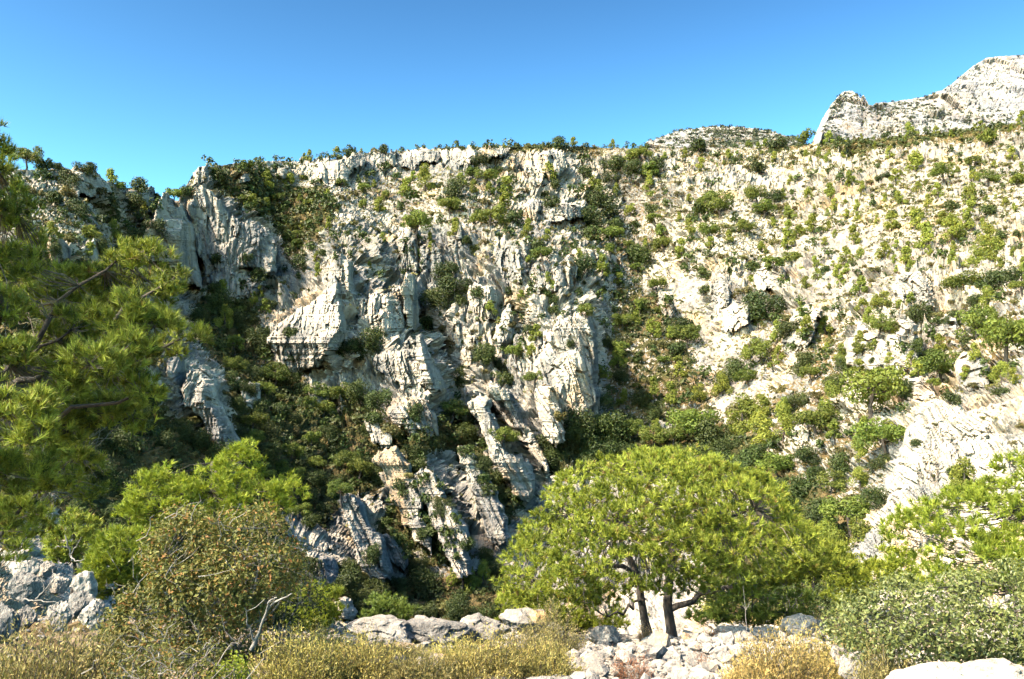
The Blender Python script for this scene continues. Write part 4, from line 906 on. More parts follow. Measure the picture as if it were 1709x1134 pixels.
# the area each plant belongs to: the one whose outline holds it, else the nearest
ax = np.array([p[0] for p in PLANTS], float); ay = np.array([p[1] for p in PLANTS], float)
dd = []
for a in AREAS:
    d_ = polydist(ax, ay, a[2]); d_ = np.where(inpoly(ax, ay, a[2]), -1, d_); dd.append(d_)
which = np.argmin(np.array(dd), 0)
RANK = {}
for i in np.argsort(ax):
    key = (PLANTS[i][3], which[i])
    RANK.setdefault(key, []).append(i)
WORD = {'p': ('wide-crowned pine', 'pine'), 'y': ('bright young pine', 'young pine'), 's': ('dark evergreen shrub', 'shrub'), 'b': ('low olive-brown bush', 'bush')}
GRP = {'p': 'pines scattered over the far slope', 'y': 'young pines scattered over the far slope', 's': 'dark shrubs scattered over the far slope', 'b': 'low bushes scattered over the far slope'}
cnt = {}
REST = {k: set() for k in 'pysb'}
for k in 'pysb':
    mine = [i for i in range(len(PLANTS)) if PLANTS[i][3] == k and i >= len(PICK) - 5]
    tot = sum(1 for q in PLANTS if q[3] == k)
    mine.sort(key=lambda i: PLANTS[i][2])
    REST[k] = set(mine[:max(0, tot - 290)])
for key in RANK:
    RANK[key] = [i for i in RANK[key] if i not in REST[key[0]]]
for (k, a), idxs in RANK.items():
    for n_, i in enumerate(idxs, 1):
        x, y, w, _, P = PLANTS[i]
        ph, st = AREAS[a][0], AREAS[a][1]
        lab = WORD[k][0] + ' ' + ph + (f', {ordinal(n_)} from {st}' if len(idxs) > 1 else '')
        cnt[k] = cnt.get(k, 0) + 1
        cm, tm = (HI if w > 30 and k != 'b' else PRO)[k][rp.integers(0, 6)]
        s_ = w * P[1] / F * {'p': 1.3, 'y': 1.3, 's': 1.3, 'b': 1.25}[k]
        sv = (s_ * rp.uniform(0.92, 1.1), s_ * rp.uniform(0.92, 1.1), s_ * rp.uniform(0.85, 1.15))
        rot = rp.uniform(0, 2 * math.pi)
        loc = (P[0], P[1], P[2] - 0.06 * s_)
        if tm is not None:
            e = link(KIND[k][0], None, loc=loc, label=lab, cat=KIND[k][1], group=GRP[k])
            e.empty_display_size = 0.2
            e.scale = sv; e.rotation_euler = (0, 0, rot)
            link('trunk', tm, e); link('crown', cm, e)
        else:
            o = link(KIND[k][0], cm, loc=loc, label=lab, cat=KIND[k][1], group=GRP[k])
            o.scale = sv; o.rotation_euler = (rp.normal(0, 0.06), rp.normal(0, 0.06), rot)
for k, nm, mat_, lab in (('p', 'far_pines', M_PINE, 'smallest of the pines on the far slope'), ('y', 'far_young_pines', M_YOUNG, 'smallest of the bright young pines on the far slope'), ('s', 'far_shrubbery', M_SHRUB, 'smallest of the dark shrubs on the far slope'), ('b', 'far_low_bushes', M_BUSH, 'smallest of the low bushes on the far slope')):
    if not REST[k]: continue
    g = Geo()
    for i in sorted(REST[k]):
        x, y, w, _, P = PLANTS[i]
        s_ = 1.3 * w * P[1] / F
        lb = [((rp.normal(0, 0.17), rp.normal(0, 0.17), rp.uniform(0.15, 0.6)), rp.uniform(0.16, 0.26)) for _ in range(7)]
        V, Q, t = lobed(rp, lb, 90, 0.10)
        g.add(V * s_ + P, Q, t)
    link(nm, g.mesh(nm, mat_), kind='stuff', label=lab)
print('PLANTS', cnt, {k: len(v) for k, v in REST.items()})

# ------------------------------------------------------------------ undergrowth nobody could count
def scatter_stuff(name, mat, P, sizes, leaves, leaf, rng, label, flatten=0.6):
    g = Geo()
    n_ = len(P)
    v = rng.normal(size=(n_, leaves, 3)); v[..., 2] = np.abs(v[..., 2])
    v /= np.linalg.norm(v, axis=2)[..., None]
    C = P[:, None, :] + v * sizes[:, None, None] * rng.uniform(0.35, 1, (n_, leaves, 1)) * np.array([1, 1, flatten])
    nn_ = (v + rng.normal(0, 0.5, v.shape)).reshape(-1, 3)
    V, Q = cards(C.reshape(-1, 3), nn_, (leaf * sizes).repeat(leaves), rng)
    tint = np.clip(np.repeat(rng.uniform(0, 1, n_), leaves) * 0.8 + rng.normal(0.1, 0.12, n_ * leaves), 0, 1)
    g.add(V, Q, np.repeat(tint, 4))
    return link(name, g.mesh(name, mat), kind='stuff', label=label)

M_SCRUB = leaf_mat('undergrowth', (0.045, 0.055, 0.016), (0.200, 0.180, 0.060), trans=0.2, objvar=0)
M_SCRUBD = leaf_mat('distant_scrub', (0.022, 0.030, 0.016), (0.060, 0.070, 0.034), trans=0.1, objvar=0)
DP = DISP.reshape(-1, 3)
area = np.abs(np.linalg.norm(np.cross(np.gradient(BASE, axis=1), np.gradient(BASE, axis=0)), axis=-1)).ravel()
wt = (0.30 + 0.3 * soil + 0.6 * scr).ravel() * area * ((PX > -310) & (PX < 1900)).ravel() * (0.25 + 0.75 * flat.ravel())
wt *= np.clip(fbm(DP * 0.08, 3, 55) * 2 + 0.7, 0.05, 2)
sel = rp.choice(len(DP), 17500, replace=False, p=wt / wt.sum())
scatter_stuff('undergrowth', M_SCRUB, DP[sel] - np.array([0, 0, 0.05]), rp.uniform(0.22, 0.8, len(sel)) ** 1.3 * np.clip(DP[sel, 1] / 150, 0.45, 1.5), 5, 0.46, rp, 'olive and brown undergrowth of heath and dry grass over the far slope')
wt = (np.clip(soil - 0.5, 0, 1) ** 1.0).ravel() * area * ((PX > -310) & (PX < 1900)).ravel()
sel = rp.choice(len(DP), 5200, replace=False, p=wt / wt.sum())
M_UNDER = leaf_mat('thicket', (0.020, 0.030, 0.008), (0.070, 0.082, 0.020), trans=0.15, objvar=0)
scatter_stuff('thicket_undergrowth', M_UNDER, DP[sel], rp.uniform(0.5, 1.3, len(sel)) * np.clip(DP[sel, 1] / 150, 0.45, 1.4), 10, 0.36, rp, 'dense dark green undergrowth in the gullies and along the crest', 0.75)
for ob, num, sz in ((mt, 2600, (1.0, 3.4)), (h2, 900, (1.4, 3.4))):
    V = np.empty(len(ob.data.vertices) * 3, np.float32); ob.data.vertices.foreach_get('co', V); V = V.reshape(-1, 3).astype(float)
    w_ = np.clip(fbm(V * 0.011, 4, 33) * 2.2 + 0.6, 0.1, 1.5)
    s_ = rp.choice(len(V), num, p=w_ / w_.sum())
    scatter_stuff('distant_scrub', M_SCRUBD, V[s_], rp.uniform(*sz, num), 8, 0.4, rp, 'dark specks of scrub on the distant ' + ('mountain' if ob is mt else 'low hill'), 0.45)
# ================================================================== the near ledge
_gy = [-10, 0, 6, 11, 16, 22, 25, 30, 45, 90]
_gz = [-1.1, -1.7, -2.25, -3.05, -3.95, -5.05, -5.75, -9.5, -25, -60]
def smooth(a, b, x):
    t = np.clip((x - a) / (b - a), 0, 1)
    return t * t * (3 - 2 * t)
def ground_z(x, y):
    x = np.asarray(x, float); y = np.asarray(y, float)
    z = np.interp(y - 1.2 * np.sin(x * 0.7) * smooth(18, 24, y) * 0.4, _gy, _gz)
    z = z + 0.55 * smooth(-4.5, -7.5, x) * smooth(24, 16, y)
    z = z + 0.75 * smooth(5.5, 10, x) * smooth(4, 16, y) * smooth(32, 25, y)
    z = z + 2.5 * smooth(14, 26, np.abs(x))
    z = z + 0.18 * vnoise(np.stack([x * 0.5, y * 0.5, x * 0], -1), 400) * smooth(2, 8, y)
    return z
gx = np.concatenate([np.linspace(-30, -13, 30), np.linspace(-12.8, 13.8, 250), np.linspace(14, 30, 30)]); gyv = np.concatenate([np.linspace(-9, 8.8, 36), np.linspace(9, 27, 190), np.linspace(27.5, 85, 40)])
GXX, GYY = np.meshgrid(gx, gyv)
GZZ = ground_z(GXX, GYY)
rock_f = 0.10 * facets(GXX, GYY, 0.9, 0.8, 410) + 0.055 * facets(GXX, GYY, 0.36, 0.33, 420) + 0.03 * facets(GXX, GYY, 0.15, 0.15, 430)
GZZ = GZZ + rock_f * smooth(3, 7, GYY)
GP = np.stack([GXX, GYY, GZZ], -1)
gs = np.clip(0.15 + 0.5 * fbm(GP * 0.6, 3, 440), 0, 1) + 0.5 * smooth(25, 28, GYY) + 0.45 * smooth(0.5, -3, GXX) * smooth(25, 20, GYY)
me = mesh_from('rocky_ground', GP.reshape(-1, 3), grid_faces(*GXX.shape), M_NEAR, False, rock_attrs(GP, 0.4, np.clip(gs, 0, 1)))
ground = link('rocky_ground', me, kind='structure', label='pale stony ground of the near ledge, dropping into the ravine')

def ico(sub):
    bm = bmesh.new()
    bmesh.ops.create_icosphere(bm, subdivisions=sub, radius=1.0)
    V = np.array([v.co[:] for v in bm.verts]); Fq = np.array([[v.index for v in f.verts] for f in bm.faces])
    bm.free()
    return V, Fq
ICO5, ICO4, ICO1 = ico(5), ico(4), ico(1)
def rock_shape(rng, icos, planes=14, rough=0.05):
    V, T = icos
    nn_ = rng.normal(size=(planes, 3)); nn_ /= np.linalg.norm(nn_, axis=1)[:, None]
    d = rng.uniform(0.62, 1.0, planes)
    dots = V @ nn_.T
    r = np.where(dots > 0.05, d[None] / np.maximum(dots, 0.05), 9).min(1)
    r = np.minimum(r, 1.15)
    P = V * r[:, None]
    if rough:
        P = P * (1 + rough * 2 * fbm(P * 2.2, 4, int(rng.integers(1e6)))[:, None])
        P = P + V * (rough * facets(P[:, 0] + P[:, 1] * 0.4, P[:, 2] + 0.3 * P[:, 1], 0.3, 0.42, int(rng.integers(1e6))))[:, None]
    return P, T

BOULD = [  # px0, px1, py top, py bottom, depth, label
    (2, 50, 912, 950, 14.6, 'jagged white boulder at the back of the heap beside the big pine'),
    (14, 64, 934, 966, 14.0, 'cream boulder lying over a dark crack, near the big pine'),
    (12, 74, 960, 1004, 13.6, 'largest flat-topped boulder of the heap beside the big pine'),
    (62, 92, 940, 966, 14.4, 'small rounded boulder touching the largest boulder of the heap'),
    (76, 112, 962, 992, 14.2, 'broken stone wedged behind the shaded boulder'),
    (118, 162, 956, 998, 14.0, 'white boulder at the outer end of the heap, next to the brush'),
    (114, 160, 990, 1028, 13.2, 'shaded boulder with a dark face in the middle of the heap'),
    (84, 120, 1004, 1050, 12.6, 'upright pitted boulder low in the heap'),
    (132, 180, 1006, 1050, 12.4, 'pale rounded boulder lowest in the heap by the brush'),
    (-14, 30, 1012, 1066, 12.0, 'blue-shaded boulder half out of the picture'),
    (28, 60, 1014, 1048, 12.4, 'small grey boulder between shaded and pitted boulders'),
    (838, 916, 1018, 1052, 22.5, 'smooth white boulder with an orange lichen patch'),
    (576, 705, 1030, 1080, 21.0, 'broad white slab of the ledge above the yellow heath'),
    (662, 790, 1034, 1084, 21.3, 'cracked slab continuing the ledge above the yellow heath'),
    (745, 850, 1030, 1078, 21.8, 'knobbly slab between the ledge and the lichen boulder'),
    (1388, 1424, 1076, 1120, 11.5, 'pointed white boulder under the olive shrub'),
    (1402, 1462, 1094, 1140, 11.0, 'low white boulder in front of the olive shrub'),
    (1492, 1640, 1116, 1176, 9.8, 'flat pale slab at the bottom corner'),
    (1600, 1740, 1110, 1170, 9.6, 'cracked slab beneath the olive shrub'),
    (1304, 1372, 1030, 1072, 20.0, 'grey-white boulder behind the round yellow bush'),
    (1180, 1250, 1044, 1076, 20.5, 'flat stone block beside the pine trunk'),
    (1240, 1300, 1046, 1076, 20.5, 'rubbly block between trunk and round yellow bush'),
    (985, 1040, 1048, 1074, 20.8, 'white block at the head of the rubble'),
]
rb = np.random.default_rng(77)
for (x0, x1, y0, y1, Y, lab) in BOULD:
    c = at((x0 + x1) / 2, (y0 + y1) / 2, Y)
    w = (x1 - x0) * Y / F; h = (y1 - y0) * Y / F
    V, T = rock_shape(rb, ICO5 if x1 - x0 > 90 else ICO4, 16, 0.09)
    V = V / np.abs(V).max(0) * np.array([w * 0.56, w * 0.45, h * 0.62])
    V[:, 2] = np.where(V[:, 2] < -h * 0.45, V[:, 2] * 1.0, V[:, 2])
    a = rock_attrs(V + c, 0.35, -0.2)
    a['stain'] = a['stain'] * 0.35
    if 'lichen' in lab and 'smooth' in lab:
        a['stain'] = np.clip(smooth(0.35, 0.2, np.linalg.norm(V - np.array([w * 0.33, -w * 0.2, h * 0.42]), axis=1)) + 0.0, 0, 1)
    gz = float(ground_z(c[0], c[1]))
    link('boulder', mesh_from('boulder', V, T, M_BOULDER, False, a), loc=tuple(c), label=lab, cat='boulder')
    # rests on the ground: a footing stone fills the gap under it
PEB = []
for i in range(10):
    V, T = rock_shape(np.random.default_rng(900 + i), ICO1, 9, 0.0)
    V = V * np.array([1, rb.uniform(0.7, 1.0), rb.uniform(0.5, 0.8)])
    PEB.append((V, T, mesh_from('stone', V, T, M_BOULDER, False, {**rock_attrs(V * 0.3 + i * 7, 0.25, -0.2)})))
n_st = 0
while n_st < 300:
    px_ = rb.uniform(950, 1420) if rb.uniform() < 0.8 else rb.uniform(560, 960)
    Y = rb.uniform(10.6, 22.5)
    x_ = (px_ - CX) / F * Y
    z_ = float(ground_z(x_, Y))
    s_ = rb.uniform(0.07, 0.2) * (1.4 if rb.uniform() < 0.12 else 1)
    o = link('stone', PEB[rb.integers(0, 10)][2], ground, loc=(x_, Y, z_ + 0.05 + 0.25 * s_))
    o.scale = (s_, s_, s_); o.rotation_euler = (rb.normal(0, 0.4), rb.normal(0, 0.4), rb.uniform(0, 6.28))
    n_st += 1
g = Geo()
for i in range(2600):
    Y = rb.uniform(9.5, 23.5); x_ = rb.uniform(-0.62, 0.62) * Y
    if x_ < 0.03 * Y and rb.uniform() < 0.6: continue
    V, T, _ = PEB[rb.integers(0, 10)]
    s_ = rb.uniform(0.02, 0.07); a_ = rb.uniform(0, 6.28)
    R = np.array([[math.cos(a_), -math.sin(a_), 0], [math.sin(a_), math.cos(a_), 0], [0, 0, 1]])
    g.add(V @ R.T * s_ + np.array([x_, Y, float(ground_z(x_, Y)) + 0.05]), T)
GV = np.concatenate(g.V)
me = mesh_from('rubble', GV, np.concatenate(g.T), M_BOULDER, False, rock_attrs(GV, 0.3, -0.2))
link('rubble', me, ground, kind='stuff')

# ================================================================== near plants
def needle_crown(rng, lobes, per, npt, L, w, zsq=0.8, spread=0.9, up=0.45, low=-0.35, warm=0.0):
    """compact tufts of needles over lobes [(centre, radius)]; every needle one thin face"""
    c = np.array([l[0] for l in lobes], float); r = np.array([l[1] for l in lobes], float)
    k = np.repeat(np.arange(len(r)), per)
    n_ = len(k)
    v = rng.normal(size=(n_, 3)); v[:, 2] = np.where(v[:, 2] < low, -v[:, 2], v[:, 2]); v /= np.linalg.norm(v, axis=1)[:, None]
    P = c[k] + v * (r[k] * rng.uniform(0.6, 1.05, n_))[:, None] * np.array([1, 1, zsq])
    d = v * 0.8 + np.array([0, 0, up]) + rng.normal(0, 0.2, (n_, 3)); d /= np.linalg.norm(d, axis=1)[:, None]
    tl = rng.uniform(0, 1, len(r))
    tt_ = np.clip(0.05 + 0.35 * tl[k] + rng.normal(0.28, 0.2, n_), 0, 1)
    if warm: tt_ = np.where(rng.uniform(0, 1, n_) < warm * (0.3 + 1.4 * tl[k]), rng.uniform(0.9, 1.0, n_), tt_ * 0.72)
    sz = rng.uniform(0.75, 1.25, n_)
    P = np.repeat(P, npt, 0); d = np.repeat(d, npt, 0); tt_ = np.repeat(tt_, npt); sz = np.repeat(sz, npt)
    m_ = len(P)
    dd_ = d + rng.normal(0, spread * 0.6, (m_, 3)); dd_ /= np.linalg.norm(dd_, axis=1)[:, None]
    P = P - d * (0.35 * L * rng.uniform(0, 1.6, m_))[:, None]
    side = np.cross(dd_, rng.normal(size=(m_, 3))); side /= np.linalg.norm(side, axis=1)[:, None] + 1e-9
    LL = (L * sz * rng.uniform(0.8, 1.15, m_))[:, None]
    V = np.stack([P - side * w / 2, P + side * w / 2, P + dd_ * LL], 1).reshape(-1, 3)
    T = np.arange(m_ * 3).reshape(m_, 3)
    return V, T, np.repeat(np.clip(tt_ + rng.normal(0, 0.06, m_), 0, 1), 3)

def leaf_crown(rng, lobes, per, size, up=0.2, warm=0.0, asp=0.5):
    c = np.array([l[0] for l in lobes], float); r = np.array([l[1] for l in lobes], float)
    k = np.repeat(np.arange(len(r)), per); n_ = len(k)
    v = rng.normal(size=(n_, 3)); v[:, 2] += up; v /= np.linalg.norm(v, axis=1)[:, None]
    P = c[k] + v * (r[k] * rng.uniform(0.35, 1.1, n_))[:, None]
    V, Q = cards(P, v + rng.normal(0, 0.7, (n_, 3)) + np.array([0, 0, 0.35]), size, rng, asp)
    tl = rng.uniform(0, 1, len(r))
    t = np.clip(0.12 + 0.3 * tl[k] + rng.normal(0.12, 0.17, n_), 0, 0.72)
    if warm:
        rd = (rng.uniform(0, 1, n_) < warm * (0.4 + 1.2 * tl[k]))
        t = np.where(rd, rng.uniform(0.86, 1, n_), t)
    return V, Q, np.repeat(t, 4)

def sample_lobes(rng, poly, Y, depth, n_, rmin, rmax, keep=None, shell=0.35):
    """lobe centres inside an outline, bulging in depth; rounder towards the middle"""
    xs = [p[0] for p in poly]; ys = [p[1] for p in poly]
    out = []
    big = max(xs) - min(xs)
    while len(out) < n_:
        x, y = rng.uniform(min(xs), max(xs)), rng.uniform(min(ys), max(ys))
        a = (np.array([x]), np.array([y]))
        if not inpoly(*a, poly)[0]: continue
        if keep is not None and rng.uniform() > keep(x, y): continue
        e = float(polydist(*a, poly)[0]) / (0.5 * min(big, max(ys) - min(ys)))
        half = depth * math.sqrt(max(0.02, 1 - (1 - min(1, e)) ** 2))
        sgn = -1 if rng.uniform() < 0.68 else 1
        yy = Y + sgn * half * (1 - shell * rng.uniform())
        rr = rng.uniform(rmin, rmax)
        # keep the outline where it stands on the middle plane
        p = at(x, y, Y); p[1] = yy
        out.append((p, rr))
    return out

M_HERO = leaf_mat('umbrella_pine_needles', (0.075, 0.100, 0.010), (0.430, 0.470, 0.062), trans=0.4, objvar=0, warm=(0.26, 0.17, 0.06))
M_LEFT = leaf_mat('overhanging_pine_needles', (0.026, 0.042, 0.007), (0.360, 0.410, 0.052), trans=0.25, objvar=0, warm=(0.22, 0.14, 0.05))
M_LIGHT = leaf_mat('bright_pine_needles', (0.110, 0.150, 0.014), (0.390, 0.440, 0.050), trans=0.4, objvar=0.25)
M_TEREB = leaf_mat('turning_leaves', (0.045, 0.055, 0.014), (0.215, 0.205, 0.050), trans=0.3, warm=(0.28, 0.125, 0.040), objvar=0)
M_OLIVE = leaf_mat('olive_shrub_leaves', (0.050, 0.065, 0.018), (0.290, 0.310, 0.085), trans=0.22, rough=0.4, spec=0.5, objvar=0)
M_HEATH = leaf_mat('yellow_heath', (0.210, 0.170, 0.045), (0.640, 0.530, 0.160), trans=0.3, objvar=0.9, tcol=(1, 0.9, 0.4))
M_HEATHB = leaf_mat('brown_heath', (0.140, 0.120, 0.040), (0.420, 0.350, 0.120), trans=0.25, objvar=0.3)
M_RED = leaf_mat('red_dry_leaves', (0.22, 0.09, 0.045), (0.50, 0.25, 0.14), trans=0.3, objvar=0)
M_DRY = leaf_mat('dry_straw', (0.30, 0.19, 0.08), (0.62, 0.42, 0.20), trans=0.3, objvar=0)

M_BROWN = bark_mat('brown_twigs', (0.06, 0.05, 0.035), (0.20, 0.165, 0.125))

def plant(name, base, label, cat, group=None):
    e = link(name, None, loc=tuple(base), label=label, cat=cat, group=group)
    e.empty_display_size = 0.3
    return e

def limbs(g, rng, hubs, lobes, r0=0.02, frac=1.0, n=3):
    H = np.array(hubs)
    for c, r in lobes:
        if rng.uniform() > frac: continue
        d = np.linalg.norm((H - c) * np.array([1, 1, 1.3]), axis=1)
        i = int(np.argmin(d))
        q = wobble(H[i], c, rng, 4, 0.06, -0.04)
        tube(g, q, np.linspace(r0, r0 * 0.25, 4), n)

# ---- umbrella pine
rh = np.random.default_rng(5)
base = at(1120, 1064, 22.0)
hero = plant('pine_tree', base, 'broad umbrella-shaped pine on two dark trunks at the ledge', 'pine')
OUTL = [(838, 948), (850, 912), (880, 888), (896, 848), (938, 800), (1003, 768), (1080, 757), (1170, 759), (1226, 776), (1268, 802), (1290, 838), (1320, 868), (1368, 898), (1390, 932), (1382, 952), (1330, 948), (1290, 966), (1230, 985), (1180, 985), (1120, 985), (1040, 990), (985, 998), (900, 1000), (855, 992), (838, 970)]
OPEN = [(985, 890), (1060, 880), (1180, 880), (1230, 930), (1260, 980), (1120, 1010), (1000, 985)]
def hkeep(x, y):
    if inpoly(np.array([x]), np.array([y]), OPEN)[0]: return 0.4 if y > 945 else 0.7
    return 1.0
lob = sample_lobes(rh, OUTL, 22.0, 3.9, 760, 0.20, 0.36, hkeep)
lob = [(c - base, r) for c, r in lob]
g = Geo(); g.add(*needle_crown(rh, lob, 11, 18, 0.12, 0.025, 0.75, warm=0.05))
link('crown', g.mesh('crown', M_HERO), hero)
def W(px, py, Y): return at(px, py, Y) - base
g = Geo(); tube(g, [W(1122, 1075, 22), W(1120, 1050, 22), W(1114, 1010, 22), W(1117, 960, 22), W(1122, 925, 21.8), W(1112, 880, 21.9), W(1120, 830, 22)], [0.18, 0.125, 0.112, 0.105, 0.095, 0.075, 0.04], 10)
link('trunk', g.mesh('trunk', M_BARK, True), hero)
g = Geo(); tube(g, [W(1082, 1062, 23), W(1076, 1035, 23), W(1070, 1000, 23), W(1066, 965, 23), W(1050, 930, 22.8), W(1025, 880, 22.6)], [0.14, 0.105, 0.095, 0.088, 0.075, 0.04], 10)
link('trunk', g.mesh('trunk', M_BARK, True), hero)
hubs = []
for pts, r0 in (
        ([W(1117, 1018, 22), W(1150, 1003, 21.8), W(1200, 985, 21.5), W(1265, 968, 21.2), (W(1340, 945, 21.0))], 0.085),
        ([W(1066, 965, 23), W(1040, 945, 22.4), W(990, 950, 21.8), W(930, 965, 21.4), W(870, 965, 21.3)], 0.07),
        ([W(1117, 960, 22), W(1090, 920, 21), W(1050, 890, 20.4), W(1000, 860, 20.2), W(940, 840, 20.4)], 0.07),
        ([W(1122, 925, 21.8), W(1160, 890, 21), W(1210, 860, 20.4), W(1260, 850, 20.3)], 0.07),
        ([W(1112, 880, 21.9), W(1100, 840, 21.5), W(1080, 800, 21.6), W(1060, 775, 22)], 0.06),
        ([W(1120, 880, 21.9), W(1150, 830, 22.5), W(1190, 790, 23)], 0.06),
        ([W(1060, 950, 23), W(1010, 900, 23.8), W(950, 860, 24)], 0.06),
        ([W(1122, 925, 22), W(1180, 880, 23.5), W(1250, 860, 24.2)], 0.06),
        ([W(1075, 1000, 23), W(1060, 1012, 22.3), W(1040, 1022, 21.8), W(1015, 1030, 21.4)], 0.05)):
    pts = np.array(pts); t_ = np.linspace(0, len(pts) - 1, 12); fine = np.stack([np.interp(t_, range(len(pts)), pts[:, k]) for k in range(3)], -1)
    fine[1:-1] += rh.normal(0, 0.04, (10, 3))
    g = Geo(); tube(g, fine, np.linspace(r0, r0 * 0.35, 12), 7)
    link('branch', g.mesh('branch', M_BARK, True), hero)
    hubs += list(fine[3:])
g = Geo(); limbs(g, rh, hubs, lob, 0.018)
# bare grey twigs hanging inside the crown
for _ in range(260):
    x, y = rh.uniform(960, 1250), rh.uniform(860, 985)
    p = W(x, y, rh.uniform(19.2, 21.2))
    q = p + np.array([rh.normal(0, 0.3), rh.normal(0, 0.15), rh.normal(-0.1, 0.25)])
    tube(g, wobble(p, q, rh, 4, 0.12), [0.010, 0.008, 0.006, 0.003], 3)
link('twigs', g.mesh('twigs', M_BROWN), hero, kind='stuff')

# ---- other needle trees near by: outline, depth, half depth, lobes, radius, needle, material
def near_pine(name, poly, Y, dep, nl, rr, per, npt, L, w, mat, base_px, label, seed, extra=None, r0=0.016, tr=0.07):
    r_ = np.random.default_rng(seed)
    b0 = at(*base_px, Y)
    b0[2] = min(b0[2], float(ground_z(b0[0], b0[1])))
    e = plant(name, b0, label, 'pine')
    lb = [(c - b0, r) for c, r in sample_lobes(r_, poly, Y, dep, nl, rr[0], rr[1])]
    if extra: lb += [(np.array(c) - b0, r) for c, r in extra]
    g = Geo(); g.add(*needle_crown(r_, lb, per, npt, L, w, 0.85))
    link('crown', g.mesh('crown', mat), e)
    top = np.mean([c for c, _ in lb], 0); top[2] = max(c[2] for c, _ in lb) - 0.25
    tp = wobble((0, 0, -0.2), top, r_, 8, 0.02)
    g = Geo(); tube(g, tp, np.linspace(tr, 0.015, 8), 8); link('trunk', g.mesh('trunk', M_BARK, True), e)
    g = Geo(); limbs(g, r_, list(tp[2:]), lb, r0); link('twigs', g.mesh('twigs', M_BARK), e, kind='stuff')
    return e

near_pine('young_pine', [(215, 845), (240, 805), (262, 780), (300, 800), (330, 790), (368, 778), (395, 752), (420, 748), (440, 772), (436, 806), (466, 792), (480, 800), (500, 815), (504, 838), (478, 850), (450, 875), (400, 880), (330, 890), (290, 880), (230, 880)], 17.0, 1.2, 150, (0.15, 0.26), 10, 20, 0.115, 0.018, M_LIGHT, (350, 1000), 'bright young pine rising behind the red-leaved shrub', 31)
near_pine('young_pine', [(150, 975), (160, 930), (185, 890), (205, 868), (240, 880), (280, 900), (250, 960), (200, 1000), (165, 1000)], 15.0, 0.7, 80, (0.13, 0.22), 10, 20, 0.105, 0.016, M_LIGHT, (200, 1040), 'bushy light-green pine between the boulders and the red-leaved shrub', 32)
near_pine('young_pine', [(85, 900), (100, 870), (130, 858), (158, 880), (165, 915), (150, 945), (105, 945)], 17.0, 0.7, 60, (0.13, 0.22), 9, 18, 0.11, 0.018, M_LEFT, (125, 990), 'small shaded pine just behind the boulder heap', 33)
near_pine('pine_tree', [(1496, 900), (1510, 868), (1545, 848), (1600, 832), (1655, 812), (1688, 778), (1712, 765), (1800, 740), (1880, 800), (1900, 960), (1800, 1000), (1650, 990), (1560, 985), (1510, 965)], 16.0, 1.9, 330, (0.16, 0.30), 10, 20, 0.12, 0.018, M_LIGHT, (1720, 1040), 'bright green pine above the olive shrub at the frame edge', 34, tr=0.11)
near_pine('young_pine', [(1440, 985), (1455, 940), (1490, 915), (1525, 930), (1535, 985)], 21.0, 0.8, 60, (0.16, 0.28), 9, 18, 0.12, 0.022, M_LIGHT, (1490, 1020), 'small pine peeping out behind the olive shrub', 35)
near_pine('young_pine', [(1375, 1010), (1380, 965), (1400, 940), (1440, 945), (1450, 985), (1440, 1010)], 26.0, 0.9, 60, (0.18, 0.3), 9, 16, 0.13, 0.026, M_LIGHT, (1410, 1050), 'soft green young pine past the tip of the long branch', 36)
near_pine('young_pine', [(1150, 1040), (1160, 1005), (1200, 985), (1290, 980), (1335, 975), (1360, 1005), (1340, 1035), (1250, 1040)], 27.0, 1.2, 110, (0.2, 0.34), 9, 16, 0.14, 0.028, M_PINE, (1250, 1070), 'bushy dull-green pine under the long branch of the umbrella pine', 37)
near_pine('young_pine', [(822, 1022), (840, 995), (880, 985), (930, 995), (1000, 1010), (1045, 1020), (1040, 1048), (960, 1050), (900, 1030), (840, 1035)], 24.5, 0.9, 120, (0.16, 0.26), 9, 18, 0.115, 0.022, M_LIGHT, (950, 1060), 'low spreading pine growth beside the lichen boulder', 38)
near_pine('young_pine', [(478, 1030), (490, 985), (520, 975), (560, 990), (575, 1020), (560, 1050), (500, 1050)], 21.0, 0.7, 60, (0.15, 0.24), 9, 18, 0.115, 0.02, M_LIGHT, (520, 1070), 'light-green young pine in front of the pale ledge', 39)
near_pine('young_pine', [(600, 1020), (625, 995), (660, 1000), (700, 1015), (690, 1040), (620, 1042)], 27.0, 0.8, 50, (0.18, 0.28), 9, 16, 0.13, 0.026, M_PINE, (650, 1060), 'dull-green pine tuft behind the broad white slab', 40)

